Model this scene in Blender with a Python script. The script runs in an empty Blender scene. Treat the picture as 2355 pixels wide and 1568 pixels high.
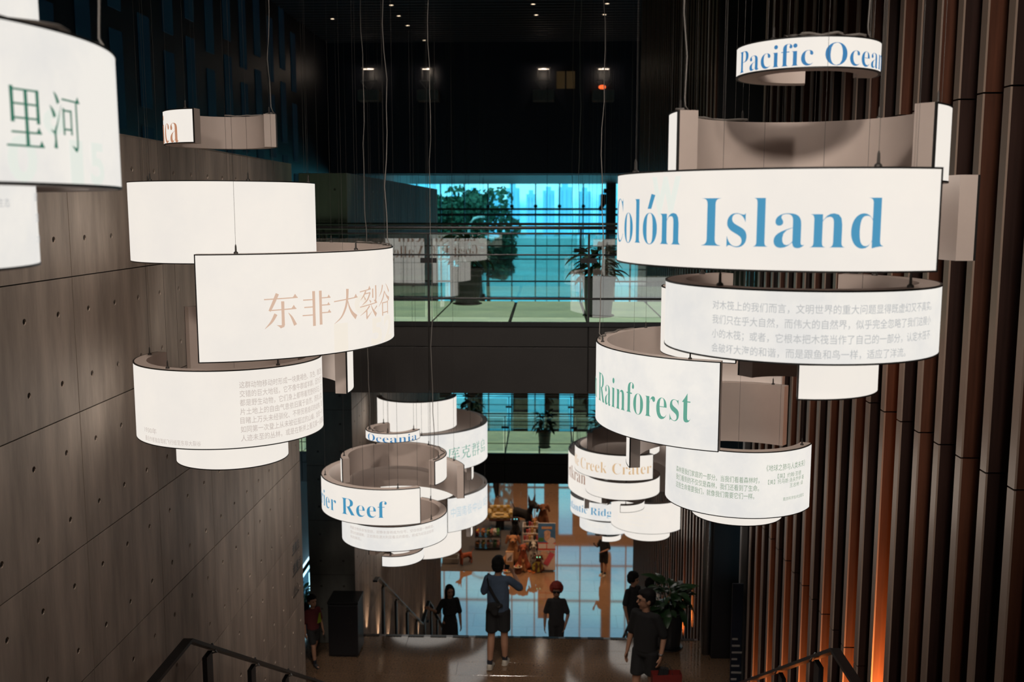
import bpy, bmesh, math, random
from mathutils import Vector, Matrix, noise as mnoise
random.seed(7)
S = bpy.context.scene
C = S.collection
PI = math.pi

# ------------------------------------------------------------------ camera
F = 2290.0                      # focal length in pixels of the 2355 x 1568 frame
EYE = Vector((0.0, 0.0, 1.4))
PITCH = math.atan(304 / F)
YAW = math.atan(80.5 * math.cos(PITCH) / F)
fwd = Vector((-math.sin(YAW) * math.cos(PITCH), math.cos(YAW) * math.cos(PITCH), -math.sin(PITCH)))
rgt = Vector((math.cos(YAW), math.sin(YAW), 0))
upv = rgt.cross(fwd)
cam = bpy.data.cameras.new('camera')
cam.sensor_width = 36
cam.lens = 36 * F / 2355
cam.clip_end = 3000
cam.clip_start = 0.05
cam.dof.use_dof = True
cam.dof.focus_distance = 6.3
cam.dof.aperture_fstop = 2.8
co = bpy.data.objects.new('camera', cam)
C.objects.link(co)
co.matrix_world = Matrix((( rgt.x, upv.x, -fwd.x, EYE.x), (rgt.y, upv.y, -fwd.y, EYE.y), (rgt.z, upv.z, -fwd.z, EYE.z), (0, 0, 0, 1)))
S.camera = co

# ------------------------------------------------------------------ colour management, world
S.view_settings.view_transform = 'Standard'
S.view_settings.look = 'None'
S.view_settings.exposure = 0.0
S.view_settings.gamma = 1.0
S.view_settings.use_curve_mapping = False

S.cycles.max_bounces = 6; S.cycles.diffuse_bounces = 3; S.cycles.glossy_bounces = 3; S.cycles.transmission_bounces = 2; S.cycles.transparent_max_bounces = 12
S.cycles.adaptive_threshold = 0.03
S.cycles.caustics_reflective = False; S.cycles.caustics_refractive = False

def lin(r, g, b):
    f = lambda c: (c / 255 / 12.92) if c / 255 <= 0.04045 else ((c / 255 + 0.055) / 1.055) ** 2.4
    return (f(r), f(g), f(b), 1.0)

sun = bpy.data.lights.new('sun', 'SUN'); sun.energy = 2.2; sun.angle = 0.01; sun.color = (1.0, 0.96, 0.9)
so = bpy.data.objects.new('sun', sun); C.objects.link(so); so.rotation_euler = (math.radians(42), 0, math.radians(-25))
W = bpy.data.worlds.new('sky')
S.world = W
W.use_nodes = True
wn, wl = W.node_tree.nodes, W.node_tree.links
bg = wn['Background']
tc = wn.new('ShaderNodeTexCoord')
nz = wn.new('ShaderNodeTexNoise'); nz.inputs['Scale'].default_value = 5.0; nz.inputs['Detail'].default_value = 6
mp = wn.new('ShaderNodeMapping'); mp.inputs['Scale'].default_value = (1, 1, 3.5)
rp = wn.new('ShaderNodeValToRGB')
rp.color_ramp.elements[0].position = 0.47; rp.color_ramp.elements[0].color = (0.24, 0.55, 0.72, 1)
rp.color_ramp.elements[1].position = 0.66; rp.color_ramp.elements[1].color = (0.80, 0.90, 0.94, 1)
wl.new(tc.outputs['Generated'], mp.inputs['Vector']); wl.new(mp.outputs['Vector'], nz.inputs['Vector'])
wl.new(nz.outputs['Fac'], rp.inputs['Fac']); wl.new(rp.outputs['Color'], bg.inputs['Color'])
bg.inputs['Strength'].default_value = 2.1

# ------------------------------------------------------------------ helpers: projection
def ray(px, py):
    return (fwd + rgt * ((px - 1177.5) / F) - upv * ((py - 784) / F))
def at(px, py, Y):
    d = ray(px, py); t = (Y - EYE.y) / d.y
    return EYE + d * t
def proj(p):
    v = Vector(p) - EYE; d = v.dot(fwd)
    return 1177.5 + F * v.dot(rgt) / d, 784 - F * v.dot(upv) / d

# ------------------------------------------------------------------ helpers: materials
MATS = {}
def base_mat(name):
    m = bpy.data.materials.new(name); m.use_nodes = True
    MATS[name] = m
    return m, m.node_tree.nodes, m.node_tree.links, m.node_tree.nodes['Principled BSDF']
def mat(name, col, rough=0.6, metal=0.0, vary=0.0, scale=8.0, stretch=(1, 1, 1), bump=0.0, spec=0.5, coords='Object', rand=0.0):
    m, n, l, p = base_mat(name)
    p.inputs['Base Color'].default_value = col
    p.inputs['Roughness'].default_value = rough
    p.inputs['Metallic'].default_value = metal
    p.inputs['Specular IOR Level'].default_value = spec
    if vary or bump:
        t = n.new('ShaderNodeTexCoord'); mp = n.new('ShaderNodeMapping'); mp.inputs['Scale'].default_value = stretch
        nz = n.new('ShaderNodeTexNoise'); nz.inputs['Scale'].default_value = scale; nz.inputs['Detail'].default_value = 5
        nz.inputs['Roughness'].default_value = 0.62
        l.new(t.outputs[coords], mp.inputs['Vector']); l.new(mp.outputs['Vector'], nz.inputs['Vector'])
        r = n.new('ShaderNodeValToRGB')
        r.color_ramp.elements[0].position = 0.28; r.color_ramp.elements[1].position = 0.72
        r.color_ramp.elements[0].color = tuple(c * (1 - vary) for c in col[:3]) + (1,)
        r.color_ramp.elements[1].color = tuple(min(1, c * (1 + vary)) for c in col[:3]) + (1,)
        l.new(nz.outputs['Fac'], r.inputs['Fac'])
        out = r.outputs['Color']
        if rand:
            oi = n.new('ShaderNodeObjectInfo'); mr = n.new('ShaderNodeMapRange')
            mr.inputs['To Min'].default_value = 1 - rand; mr.inputs['To Max'].default_value = 1 + rand
            l.new(oi.outputs['Random'], mr.inputs['Value'])
            mx = n.new('ShaderNodeMix'); mx.data_type = 'RGBA'; mx.blend_type = 'MULTIPLY'; mx.inputs['Factor'].default_value = 1
            l.new(out, mx.inputs[6]); l.new(mr.outputs['Result'], mx.inputs[7]); out = mx.outputs[2]
        l.new(out, p.inputs['Base Color'])
        if bump:
            b = n.new('ShaderNodeBump'); b.inputs['Strength'].default_value = bump; b.inputs['Distance'].default_value = 0.02
            l.new(nz.outputs['Fac'], b.inputs['Height']); l.new(b.outputs['Normal'], p.inputs['Normal'])
    return m
def emit(name, col, strength=1.0, vary=0.0, scale=2.0):
    m, n, l, p = base_mat(name)
    p.inputs['Base Color'].default_value = (0.06, 0.06, 0.06, 1)
    p.inputs['Roughness'].default_value = 0.7
    p.inputs['Specular IOR Level'].default_value = 0.1
    p.inputs['Emission Color'].default_value = col
    p.inputs['Emission Strength'].default_value = strength
    if vary:
        t = n.new('ShaderNodeTexCoord'); nz = n.new('ShaderNodeTexNoise')
        nz.inputs['Scale'].default_value = scale; nz.inputs['Detail'].default_value = 6; nz.inputs['Roughness'].default_value = 0.65
        r = n.new('ShaderNodeValToRGB')
        r.color_ramp.elements[0].position = 0.38; r.color_ramp.elements[1].position = 0.62
        r.color_ramp.elements[0].color = (col[0] * (1 - vary), col[1] * (1 - vary * 0.85), col[2] * (1 - vary * 0.55), 1)
        r.color_ramp.elements[1].color = col
        l.new(t.outputs['Object'], nz.inputs['Vector']); l.new(nz.outputs['Fac'], r.inputs['Fac'])
        l.new(r.outputs['Color'], p.inputs['Emission Color'])
    return m
def glass(name, tint, refl=0.12, rough=0.02):
    m, n, l, p = base_mat(name)
    n.remove(p)
    tr = n.new('ShaderNodeBsdfTransparent'); tr.inputs['Color'].default_value = tint
    gl = n.new('ShaderNodeBsdfGlossy'); gl.inputs['Roughness'].default_value = rough
    fr = n.new('ShaderNodeFresnel'); fr.inputs['IOR'].default_value = 1.5
    ad = n.new('ShaderNodeMath'); ad.operation = 'ADD'; ad.inputs[1].default_value = refl; ad.use_clamp = True
    mx = n.new('ShaderNodeMixShader')
    l.new(fr.outputs['Fac'], ad.inputs[0]); l.new(ad.outputs['Value'], mx.inputs['Fac'])
    l.new(tr.outputs['BSDF'], mx.inputs[1]); l.new(gl.outputs['BSDF'], mx.inputs[2])
    l.new(mx.outputs['Shader'], n['Material Output'].inputs['Surface'])
    return m

LAMP = emit('backlit fabric', (0.88, 0.82, 0.745, 1), 1.0, 0.05, 1.6)
LAMP_COOL = emit('backlit fabric clouded', (0.87, 0.835, 0.775, 1), 1.0, 0.12, 2.2)
INK_BLUE = emit('ink blue', lin(56, 142, 182))
INK_DEEP = emit('ink deep blue', lin(30, 116, 170))
INK_GREEN = emit('ink green', lin(88, 158, 138))
INK_DGREEN = emit('ink dark green', lin(38, 110, 88))
INK_TAN = emit('ink tan', lin(212, 180, 158))
INK_BROWN = emit('ink brown', lin(182, 128, 98))
INK_SAND = emit('ink sand', lin(214, 180, 138))
INK_RUST = emit('ink rust', lin(150, 112, 92))
INK_GREY = emit('ink grey', lin(196, 184, 176))
INK_SLATE = emit('ink slate', lin(182, 183, 183))
INK_MOSS = emit('ink moss', lin(140, 160, 138))
INK_FAINTBLUE = emit('ink faint blue', lin(190, 208, 216))
INK_GHOST = emit('ink ghost cream', lin(240, 231, 217))
INK_GHOSTG = emit('ink ghost mint', lin(229, 233, 224))
BODY = mat('painted sheet metal', (0.66, 0.56, 0.51, 1), 0.5, 0.0, 0.05, 3.0)
TRIM = mat('black edge trim', (0.012, 0.012, 0.012, 1), 0.5)
WIRE = mat('steel wire', (0.09, 0.085, 0.08, 1), 0.45, 0.6)
CABLE = mat('grey cable', (0.22, 0.205, 0.19, 1), 0.6)
CONC = mat('board concrete', (0.44, 0.355, 0.295, 1), 0.62, 0, 0.32, 3.2, (1, 1.8, 0.28), 0.10, 0.4, rand=0.10)
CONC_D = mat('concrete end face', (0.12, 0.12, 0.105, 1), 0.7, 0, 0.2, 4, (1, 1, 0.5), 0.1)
JOINT = mat('joint shadow', (0.05, 0.045, 0.04, 1), 0.9)
WOOD = mat('walnut veneer', (0.060, 0.021, 0.011, 1), 0.42, 0, 0.35, 9, (3, 3, 0.15), 0.05, 0.4, rand=0.2)
WOOD_D = mat('near-black veneer', (0.018, 0.008, 0.006, 1), 0.42, 0, 0.35, 9, (3, 3, 0.15), 0.05, 0.4, rand=0.2)  # much darker tone, given to every second fin
STRIP = mat('champagne metal strip', (0.40, 0.30, 0.24, 1), 0.38, 0.5)
BLACK = mat('black lacquer', (0.008, 0.008, 0.010, 1), 0.4)
NAVY = mat('dark navy panel', (0.006, 0.008, 0.016, 1), 0.45)
NAVY2 = mat('navy ceiling slat', (0.035, 0.033, 0.038, 1), 0.6)
FASCIA = mat('charcoal fascia', (0.022, 0.020, 0.019, 1), 0.5, 0.2, 0.15, 2)
STEEL = mat('brushed steel', (0.30, 0.29, 0.29, 1), 0.38, 0.9)
DSTEEL = mat('dark steel', (0.03, 0.03, 0.032, 1), 0.35, 0.7)
def floor_mat(name, col, rough, ior, vary, scale):
    m = mat(name, col, rough, 0, vary, scale, rand=0.06)
    p = m.node_tree.nodes['Principled BSDF']
    p.inputs['IOR'].default_value = ior
    return m
TILE = floor_mat('speckled granite', (0.15, 0.092, 0.055, 1), 0.10, 2.1, 0.55, 38)
TILE2 = floor_mat('polished brown stone', (0.25, 0.145, 0.085, 1), 0.035, 2.5, 0.08, 6)
GROUT = mat('grout', (0.03, 0.025, 0.02, 1), 0.3)
GLOW_FLOOR = emit('lit glass floor', lin(168, 190, 150), 1.0, 0.3, 0.9)
GLASS = glass('balustrade glass', (0.93, 0.97, 0.95, 1), 0.17)
PANE = glass('tinted window glass', (0.47, 0.90, 0.96, 1), 0.0)
CLEAR = glass('acrylic', (0.92, 0.93, 0.93, 1), 0.05)
CARPET = mat('grey carpet', (0.06, 0.052, 0.05, 1), 0.95, 0, 0.3, 60)

# ------------------------------------------------------------------ helpers: objects
def mesh_of(bm, name, smooth=False, angle=None):
    me = bpy.data.meshes.new(name)
    bm.normal_update()
    bm.to_mesh(me); bm.free()
    if smooth:
        for p in me.polygons: p.use_smooth = True
    return me
def obj(name, me, m=None, parent=None, loc=None, rotz=None):
    if isinstance(me, bmesh.types.BMesh): me = mesh_of(me, name)
    if m is not None and len(me.materials) == 0: me.materials.append(m)
    o = bpy.data.objects.new(name, me); C.objects.link(o)
    if parent is not None: o.parent = parent
    if loc is not None: o.location = loc
    if rotz is not None: o.rotation_euler = (0, 0, rotz)
    return o
def thing(name, label, cat, loc=(0, 0, 0), rotz=0, group=None, kind=None):
    o = bpy.data.objects.new(name, None); C.objects.link(o)
    o.empty_display_size = 0.1
    o.location = loc; o.rotation_euler = (0, 0, rotz)
    return tag(o, label, cat, group, kind)
def tag(o, label, cat, group=None, kind=None):
    o['label'] = label
    if cat: o['category'] = cat
    if group: o['group'] = group
    if kind: o['kind'] = kind
    return o
def box(bm, x0, x1, y0, y1, z0, z1):
    v = [bm.verts.new(p) for p in ((x0, y0, z0), (x1, y0, z0), (x1, y1, z0), (x0, y1, z0), (x0, y0, z1), (x1, y0, z1), (x1, y1, z1), (x0, y1, z1))]
    for f in ((0, 3, 2, 1), (4, 5, 6, 7), (0, 1, 5, 4), (1, 2, 6, 5), (2, 3, 7, 6), (3, 0, 4, 7)):
        bm.faces.new([v[i] for i in f])
    return v
def boxm(*a):
    bm = bmesh.new(); box(bm, *a); return bm
def bevbox(x0, x1, y0, y1, z0, z1, b=0.01, seg=2):
    bm = boxm(x0, x1, y0, y1, z0, z1)
    bmesh.ops.bevel(bm, geom=bm.edges[:], offset=b, segments=seg, affect='EDGES', profile=0.6)
    return bm
def tube(bm, pts, r, n=6, r2=None, cap=True):
    pts = [Vector(p) for p in pts]
    rings = []
    for i, p in enumerate(pts):
        d = (pts[min(i + 1, len(pts) - 1)] - pts[max(i - 1, 0)]).normalized()
        a = d.orthogonal().normalized() if abs(d.z) < 0.9 else Vector((1, 0, 0))
        a = (a - d * a.dot(d)).normalized(); b = d.cross(a)
        rr = r if r2 is None else r + (r2 - r) * i / max(1, len(pts) - 1)
        rings.append([bm.verts.new(p + (a * math.cos(2 * PI * k / n) + b * math.sin(2 * PI * k / n)) * rr) for k in range(n)])
    for i in range(len(rings) - 1):
        for k in range(n):
            bm.faces.new((rings[i][k], rings[i][(k + 1) % n], rings[i + 1][(k + 1) % n], rings[i + 1][k]))
    if cap:
        bm.faces.new(rings[0][::-1]); bm.faces.new(rings[-1])
    return bm
def flatbar(bm, p, q, w, t):
    """a flat bar from p to q, w tall and t thick"""
    p, q = Vector(p), Vector(q); d = (q - p).normalized()
    side = d.cross(Vector((0, 0, 1)))
    side = side.normalized() if side.length > 1e-4 else Vector((1, 0, 0))
    u = side.cross(d)
    vs = []
    for e in (p, q):
        for a, b in ((-1, -1), (1, -1), (1, 1), (-1, 1)):
            vs.append(bm.verts.new(e + side * a * t / 2 + u * b * w / 2))
    for f in ((3, 2, 1, 0), (4, 5, 6, 7), (0, 1, 5, 4), (1, 2, 6, 5), (2, 3, 7, 6), (3, 0, 4, 7)):
        bm.faces.new([vs[i] for i in f])
    return bm
def lathe(bm, prof, n=20, c=(0, 0, 0)):
    rings = []
    for r, z in prof:
        rings.append([bm.verts.new((c[0] + r * math.cos(2 * PI * k / n), c[1] + r * math.sin(2 * PI * k / n), c[2] + z)) for k in range(n)])
    for i in range(len(rings) - 1):
        for k in range(n):
            bm.faces.new((rings[i][k], rings[i][(k + 1) % n], rings[i + 1][(k + 1) % n], rings[i + 1][k]))
    bm.faces.new(rings[0][::-1]); bm.faces.new(rings[-1])
    return bm
def copy_part(o, parent, loc, rotz=None):
    c = o.copy(); C.objects.link(c); c.parent = parent; c.location = loc
    if rotz is not None: c.rotation_euler = (0, 0, rotz)
    return c
WORK = bpy.data.scenes.new('work')          # scratch scene, removed again: keeps mesh evaluation quick
def evaluated_mesh(o):
    with bpy.context.temp_override(scene=WORK, view_layer=WORK.view_layers[0]):
        dg = bpy.context.evaluated_depsgraph_get(); dg.update()
        return bpy.data.meshes.new_from_object(o.evaluated_get(dg))

# =================================================================== SETTING
LAND = -5.6          # landing / second bridge level
LOW = -12.3          # ground floor level
XL, XR = -3.1, 2.5   # faces of the concrete wall and of the slatted wall
CEIL = 8.5

def panel_mesh(w, h, nx=3, nz=2, r=0.021, t=0.03):
    """a formwork panel with recessed tie holes; lies in the local yz plane, faces +x, origin at its lower near corner"""
    bm = bmesh.new(); g = 0.004
    y0, z0 = g, g; cw, ch = (w - 2 * g) / nx, (h - 2 * g) / nz
    for i in range(nx):
        for j in range(nz):
            cy, cz = y0 + (i + 0.5) * cw, z0 + (j + 0.5) * ch
            out, inn, deep = [], [], []
            for k in range(8):
                a = PI / 4 * k; ca, sa = math.cos(a), math.sin(a)
                s = 1 / max(abs(ca), abs(sa))
                out.append(bm.verts.new((0, cy + ca * s * cw / 2, cz + sa * s * ch / 2)))
                inn.append(bm.verts.new((0, cy + ca * r, cz + sa * r)))
                deep.append(bm.verts.new((-0.028, cy + ca * r * 0.8, cz + sa * r * 0.8)))
            for k in range(8):
                k2 = (k + 1) % 8
                bm.faces.new((out[k], out[k2], inn[k2], inn[k]))
                bm.faces.new((inn[k], inn[k2], deep[k2], deep[k]))
            bm.faces.new(deep)
    bmesh.ops.remove_doubles(bm, verts=bm.verts[:], dist=0.0005)
    y1, z1 = w - g, h - g
    a = [bm.verts.new((0, y, z)) for y, z in ((y0, z0), (y1, z0), (y1, z1), (y0, z1))]
    b = [bm.verts.new((-t, y, z)) for y, z in ((y0, z0), (y1, z0), (y1, z1), (y0, z1))]
    for k in range(4):
        bm.faces.new((a[k], b[k], b[(k + 1) % 4], a[(k + 1) % 4]))
    me = mesh_of(bm, 'panel'); me.materials.append(CONC)
    return me

def concrete_wall(name, label, x, thick, ys, zs, front=False):
    root = thing(name, label, None, kind='structure')
    obj('core', boxm(x - thick, x - 0.012, ys[0] + 0.002, ys[-1] - 0.002, zs[-1], zs[0] - 0.004), JOINT, root)
    obj('coping', boxm(x - thick, x + 0.002, ys[0], ys[-1], zs[0] - 0.004, zs[0]), CONC, root)
    cache = {}
    for i in range(len(ys) - 1):
        for j in range(len(zs) - 1):
            w, h = ys[i + 1] - ys[i], zs[j] - zs[j + 1]
            k = (round(w, 3), round(h, 3))
            if k not in cache: cache[k] = panel_mesh(w, h, max(1, round(w / 0.41)), max(1, round(h / 0.45)))
            obj('panel', cache[k], None, root, (x, ys[i], zs[j + 1]))
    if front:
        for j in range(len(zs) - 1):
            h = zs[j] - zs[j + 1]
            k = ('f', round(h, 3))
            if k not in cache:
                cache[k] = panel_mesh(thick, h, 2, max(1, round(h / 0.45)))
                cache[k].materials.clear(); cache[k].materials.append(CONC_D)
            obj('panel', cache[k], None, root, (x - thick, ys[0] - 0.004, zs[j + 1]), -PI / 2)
    return root
ZS = [1.94, 0.96, 0.06, -0.84, -1.74, -2.64, -3.54, -4.44, LAND]
concrete_wall('wall_left', 'tall concrete wall with round tie holes along the left of the stair', XL, 0.7,
              [-1.1, 0.15, 1.4, 2.65, 3.9, 5.15, 6.4, 7.65, 8.9, 10.15, 11.4, 12.15], ZS)
concrete_wall('wall_left', 'second concrete wall beyond the footbridge, beside the lower stair', XL + 0.04, 0.74,
              [15.3 + 1.27 * i for i in range(11)], ZS + [-6.5, -7.4, -8.3, -9.2, -10.1, -11.0, LOW], True)

# slatted wall ------------------------------------------------------
def slat_wall(name, label, y0, y1, pitch, zs, depth=0.24, t=0.075, every=2):
    root = thing(name, label, None, kind='structure')
    obj('backing', boxm(XR + depth, XR + depth + 0.4, y0, y1, zs[-1], zs[0]), BLACK, root)
    cache = {}
    n = int((y1 - y0) / pitch)
    for i in range(n):
        y = y0 + i * pitch
        for j in range(len(zs) - 1):
            h = zs[j] - zs[j + 1]
            wd = WOOD if i % 2 == 0 else WOOD_D
            k = (round(h, 3), i % 2)
            if k not in cache:
                a = mesh_of(boxm(0.012, depth, 0, t, 0.005, h - 0.005), 'slat'); a.materials.append(wd)
                b = mesh_of(boxm(0, 0.012, -0.002, t + 0.002, 0.005, h - 0.005), 'edge_strip'); b.materials.append(STRIP)
                cache[k] = (a, b)
            s = obj('slat', cache[k][0], None, root, (XR, y, zs[j + 1]))
            obj('edge_strip', cache[k][1], None, s)
    return root
slat_wall('wall_right', 'dark wooden fin wall with pale metal edges on the right', 2.5, 12.2, 0.345, [CEIL, 2.06, -0.09, -2.24, -4.4, LAND])
slat_wall('wall_right', 'second wooden fin wall past the footbridge, beside the lower stair', 15.35, 28.0, 0.345, [CEIL, -0.9, -5.6, LOW])

# outer shell -------------------------------------------------------
def struct(name, bm, m, label):
    o = obj(name, bm, m); tag(o, label, None, kind='structure'); return o
XO0, XO1, YB, YW = -9.4, 9.0, -4.0, 60.0
ow = struct('wall_left', boxm(XO0 - 0.3, XO0, YB, YW, LOW, CEIL), NAVY, 'dark upper side wall with rows of dim blue windows')
struct('wall_right', boxm(XO1, XO1 + 0.3, YB, YW, LOW, CEIL), NAVY, 'dark outer wall behind the wooden fins')
struct('wall_back', boxm(XO0, XO1, YB - 0.3, YB, LOW, CEIL), NAVY, 'dark wall behind the viewer')
struct('wall_front', boxm(XO0, XO1, 43.6, 44.0, 2.9, CEIL), NAVY, 'dark navy upper wall facing the stair hall')
ce = struct('ceiling', boxm(XO0, XO1, YB, YW, CEIL, CEIL + 0.2), NAVY, 'dark slatted ceiling high over the hall')
sl = mesh_of(boxm(XO0 + 0.05, XO1 - 0.05, 0, 0.1, -0.16, -0.002), 'slat'); sl.materials.append(NAVY2)
for i in range(34): obj('slat', sl, None, ce, (0, 27.0 + i * 0.48, CEIL))
gc = struct('ceiling', boxm(XO0, XO1, 44.0, YW, 2.9, 3.1), NAVY, 'lower ceiling in front of the window wall')
sl2 = mesh_of(boxm(XO0 + 0.05, XO1 - 0.05, 0, 0.25, -0.05, -0.002), 'slat'); sl2.materials.append(STEEL)
for i in range(26): obj('slat', sl2, None, gc, (0, 44.2 + i * 0.6, 2.9))
# dim windows of the upper side wall
DIMWIN = emit('dim blue window', (0.0008, 0.005, 0.008, 1), 1.0, 0.6, 1.0)
pn = mesh_of(boxm(0.004, 0.03, 0, 0.62, 0, 2.1), 'window_pane'); pn.materials.append(DIMWIN)
for i in range(15):
    for j in range(3):
        obj('window_pane', pn, None, ow, (XO0, 15.5 + i * 1.55, 0.6 + j * 2.55 + (0.6 if i % 2 else 0)))

# floors ------------------------------------------------------------
def tiled_floor(name, label, x0, x1, y0, y1, z, tw, th, m, thick=0.3, yview=None, offset=0.0):
    root = struct(name, boxm(x0, x1, y0, y1, z - thick, z - 0.006), GROUT, label)
    me = mesh_of(bevbox(0.0015, tw - 0.0015, 0.0015, th - 0.0015, -0.03, 0, 0.0015, 1), 'tile'); me.materials.append(m)
    j = 0; y = y0
    while y + th <= y1 + 1e-6:
        if yview is None or yview[0] <= y <= yview[1]:
            x = x0 + (tw * 0.5 if j % 2 else 0) + offset
            while x + tw <= x1 + 1e-6:
                obj('tile', me, None, root, (x, y, z)); x += tw
        y += th; j += 1
    return root
tiled_floor('floor', 'speckled granite landing between the two stair flights', -8.1, 4.5, 12.0, 15.6, LAND, 0.9, 0.45, TILE)
struct('floor', boxm(XO0, XO1, YB, 1.0, -0.3, 0), TILE, 'upper gallery floor under the viewer')
tiled_floor('floor', 'polished brown stone ground floor mirroring the blue windows', -9.0, 9.0, 28.2, 60.0, LOW, 1.2, 1.06, TILE2, 0.3, (30, 50))
struct('floor', boxm(-9.0, 9.0, 50.4, 60.0, LOW - 0.005, LOW), TILE2, 'far strip of polished ground floor by the windows')
struct('floor', boxm(XL - 1, XR + 0.7, 12.0, 28.3, LOW - 0.3, LOW - 0.02), GROUT, 'hidden floor below the lower stair')
# landing edge strip with dark anti-slip pads
nose = struct('trim_1', boxm(XL, XR, 15.6, 15.66, LAND - 0.06, LAND + 0.002), STEEL, 'metal nosing at the top of the lower stair')
pad = mesh_of(boxm(0, 0.26, -0.03, 0.045, 0.0021, 0.008), 'grip_pad'); pad.materials.append(BLACK)
for i in range(15): obj('grip_pad', pad, None, nose, (XL + 0.1 + i * 0.37, 15.61, LAND))

# stairs ------------------------------------------------------------
def flight(name, label, y0, z0, y1, z1):
    n = round((z0 - z1) / 0.168); rise = (z0 - z1) / n; run = (y1 - y0) / n
    root = thing(name, label, 'stair', kind='structure')
    me = mesh_of(bevbox(XL + 0.01, XR - 0.01, 0, run + 0.02, -rise * 2, 0, 0.006, 1), 'step'); me.materials.append(TILE)
    for i in range(n): obj('step', me, None, root, (0, y0 + i * run, z0 - (i + 1) * rise))
def flat(label, y0, y1, z):
    struct('floor', boxm(XL + 0.01, XR - 0.01, y0, y1, z - 0.3, z), TILE, label)
flight('stair_flight', 'first stone stair flight going down from the upper gallery', 1.0, 0.0, 5.9, -2.9)
flat('small stone half landing in the upper stair', 5.9, 7.4, -2.9)
flight('stair_flight', 'second stone stair flight going down to the granite landing', 7.4, -2.9, 12.0, LAND)
flight('stair_flight', 'third stone stair flight going down behind the landing edge', 15.66, LAND, 21.6, -8.95)
flat('small stone half landing in the lower stair', 21.6, 23.0, -8.95)
flight('stair_flight', 'fourth stone stair flight reaching the ground floor', 23.0, -8.95, 28.3, LOW)

def handrail(label, x, pts, posts, side):
    """pts: (y,z) of the rail's top line; posts: (y, z_floor, z_top)"""
    root = thing('handrail', label, 'handrail', (x, pts[0][0], pts[0][1] - 0.95))
    off = Vector((x, pts[0][0], pts[0][1] - 0.95))
    bm = bmesh.new()
    for (ya, za), (yb, zb) in zip(pts, pts[1:]): flatbar(bm, Vector((x, ya, za)) - off, Vector((x, yb, zb)) - off, 0.028, 0.075)
    obj('rail', bm, DSTEEL, root)
    for y, zf, zt in posts:
        bm = bmesh.new(); box(bm, x - 0.02 - off.x, x + 0.02 - off.x, y - 0.07 - off.y, y + 0.07 - off.y, zf - off.z, zt - 0.07 - off.z)
        p = obj('post', bm, BLACK, root)
        bm = bmesh.new(); tube(bm, [Vector((x, y + 0.05, zt - 0.09)) - off, Vector((x + side * 0.05, y + 0.08, zt - 0.09)) - off, Vector((x, y + 0.12, zt - 0.03)) - off], 0.009)
        obj('bracket', bm, DSTEEL, p)
def rail_posts(segs, h, step=1.15):
    out = []
    for (ya, za), (yb, zb) in segs:
        n = max(1, int((yb - ya) / step))
        for i in range(n):
            t = (i + 0.35) / n; z = za + (zb - za) * t
            out.append((ya + (yb - ya) * t, z - h, z))
    return out
for x, nm, sd in ((XL + 0.28, 'left', 1), (XR - 0.26, 'right', -1)):
    up = [(0.9, 0.92), (5.9, -1.98), (7.4, -1.98), (12.1, -4.70)]
    handrail('dark steel handrail of the upper stair along the ' + ('concrete wall' if nm == 'left' else 'wooden fins'), x, up,
             rail_posts([(up[2], up[3]), (up[1], up[2])], 0.92), sd)
    lo = [(15.75, -4.72), (16.0, -4.75), (21.7, -8.04), (23.0, -8.02), (28.2, -11.4)]
    handrail('dark steel handrail of the lower stair along the ' + ('concrete wall' if nm == 'left' else 'wooden fins'), x, lo,
             rail_posts([(lo[1], lo[2]), (lo[2], lo[3]), (lo[3], lo[4])], 0.92), sd)
obj_np = None

# footbridges -------------------------------------------------------
def footbridge(label, y0, z, x0, x1, xp, depth=3.1, ys_rail=True):
    root = thing('footbridge', label, 'bridge', (0, y0, z))
    D = depth; sp = 1.97
    obj('deck', boxm(x0, x1, 0.06, D, -0.86, -0.03), FASCIA, root)
    xs = [xp + sp * k for k in range(-4, 5) if x0 <= xp + sp * k <= x1]
    fa = mesh_of(bevbox(0.006, sp - 0.006, 0, 0.06, -0.292, -0.045, 0.004, 1), 'fascia_panel'); fa.materials.append(FASCIA)
    fb = mesh_of(bevbox(0.006, sp - 0.006, 0.0, 0.06, -0.88, -0.300, 0.004, 1), 'fascia_panel'); fb.materials.append(FASCIA)
    ft = mesh_of(bevbox(0.03, sp / 2 - 0.02, 0.0, D / 2 - 0.17, -0.03, 0.0, 0.004, 1), 'floor_light'); ft.materials.append(GLOW_FLOOR)
    gp = mesh_of(boxm(0.05, sp - 0.05, -0.006, 0.006, 0.07, 1.04), 'glass_pane'); gp.materials.append(GLASS)
    for y in (0.0, D): pass
    for x in xs:
        if x + sp > x1 + 0.01: continue
        obj('fascia_panel', fa, None, root, (x, 0, 0)); obj('fascia_panel', fb, None, root, (x, 0, 0))
        for k in range(2):
            obj('floor_light', ft, None, root, (x + k * sp / 2, 0.14, 0)); obj('floor_light', ft, None, root, (x + k * sp / 2, 0.14 + D / 2 - 0.12, 0))
    obj('edge_profile', boxm(x0, x1, -0.012, 0.07, -0.04, 0.012), DSTEEL, root)
    for yy in (0.05, D - 0.06):
        for x in xs:
            p = obj('post', boxm(x - 0.012, x + 0.012, yy - 0.035, yy + 0.035, -0.04, 1.10), BLACK, root)
            obj('clamp', boxm(x - 0.10, x + 0.10, yy - 0.02, yy + 0.02, 0.74, 0.80), BLACK, p)
            if x + sp <= x1 + 0.01: obj('glass_pane', gp, None, root, (x, yy, 0))
        for zz, r in ((1.17, 0.02), (1.10, 0.012), (0.84, 0.010), (0.30, 0.012)):
            bm = bmesh.new(); tube(bm, [(x0, yy - 0.02, zz), (x1, yy - 0.02, zz)], r, 8); obj('handrail' if zz > 1 else 'rail', bm, DSTEEL, root)
    return root
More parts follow.
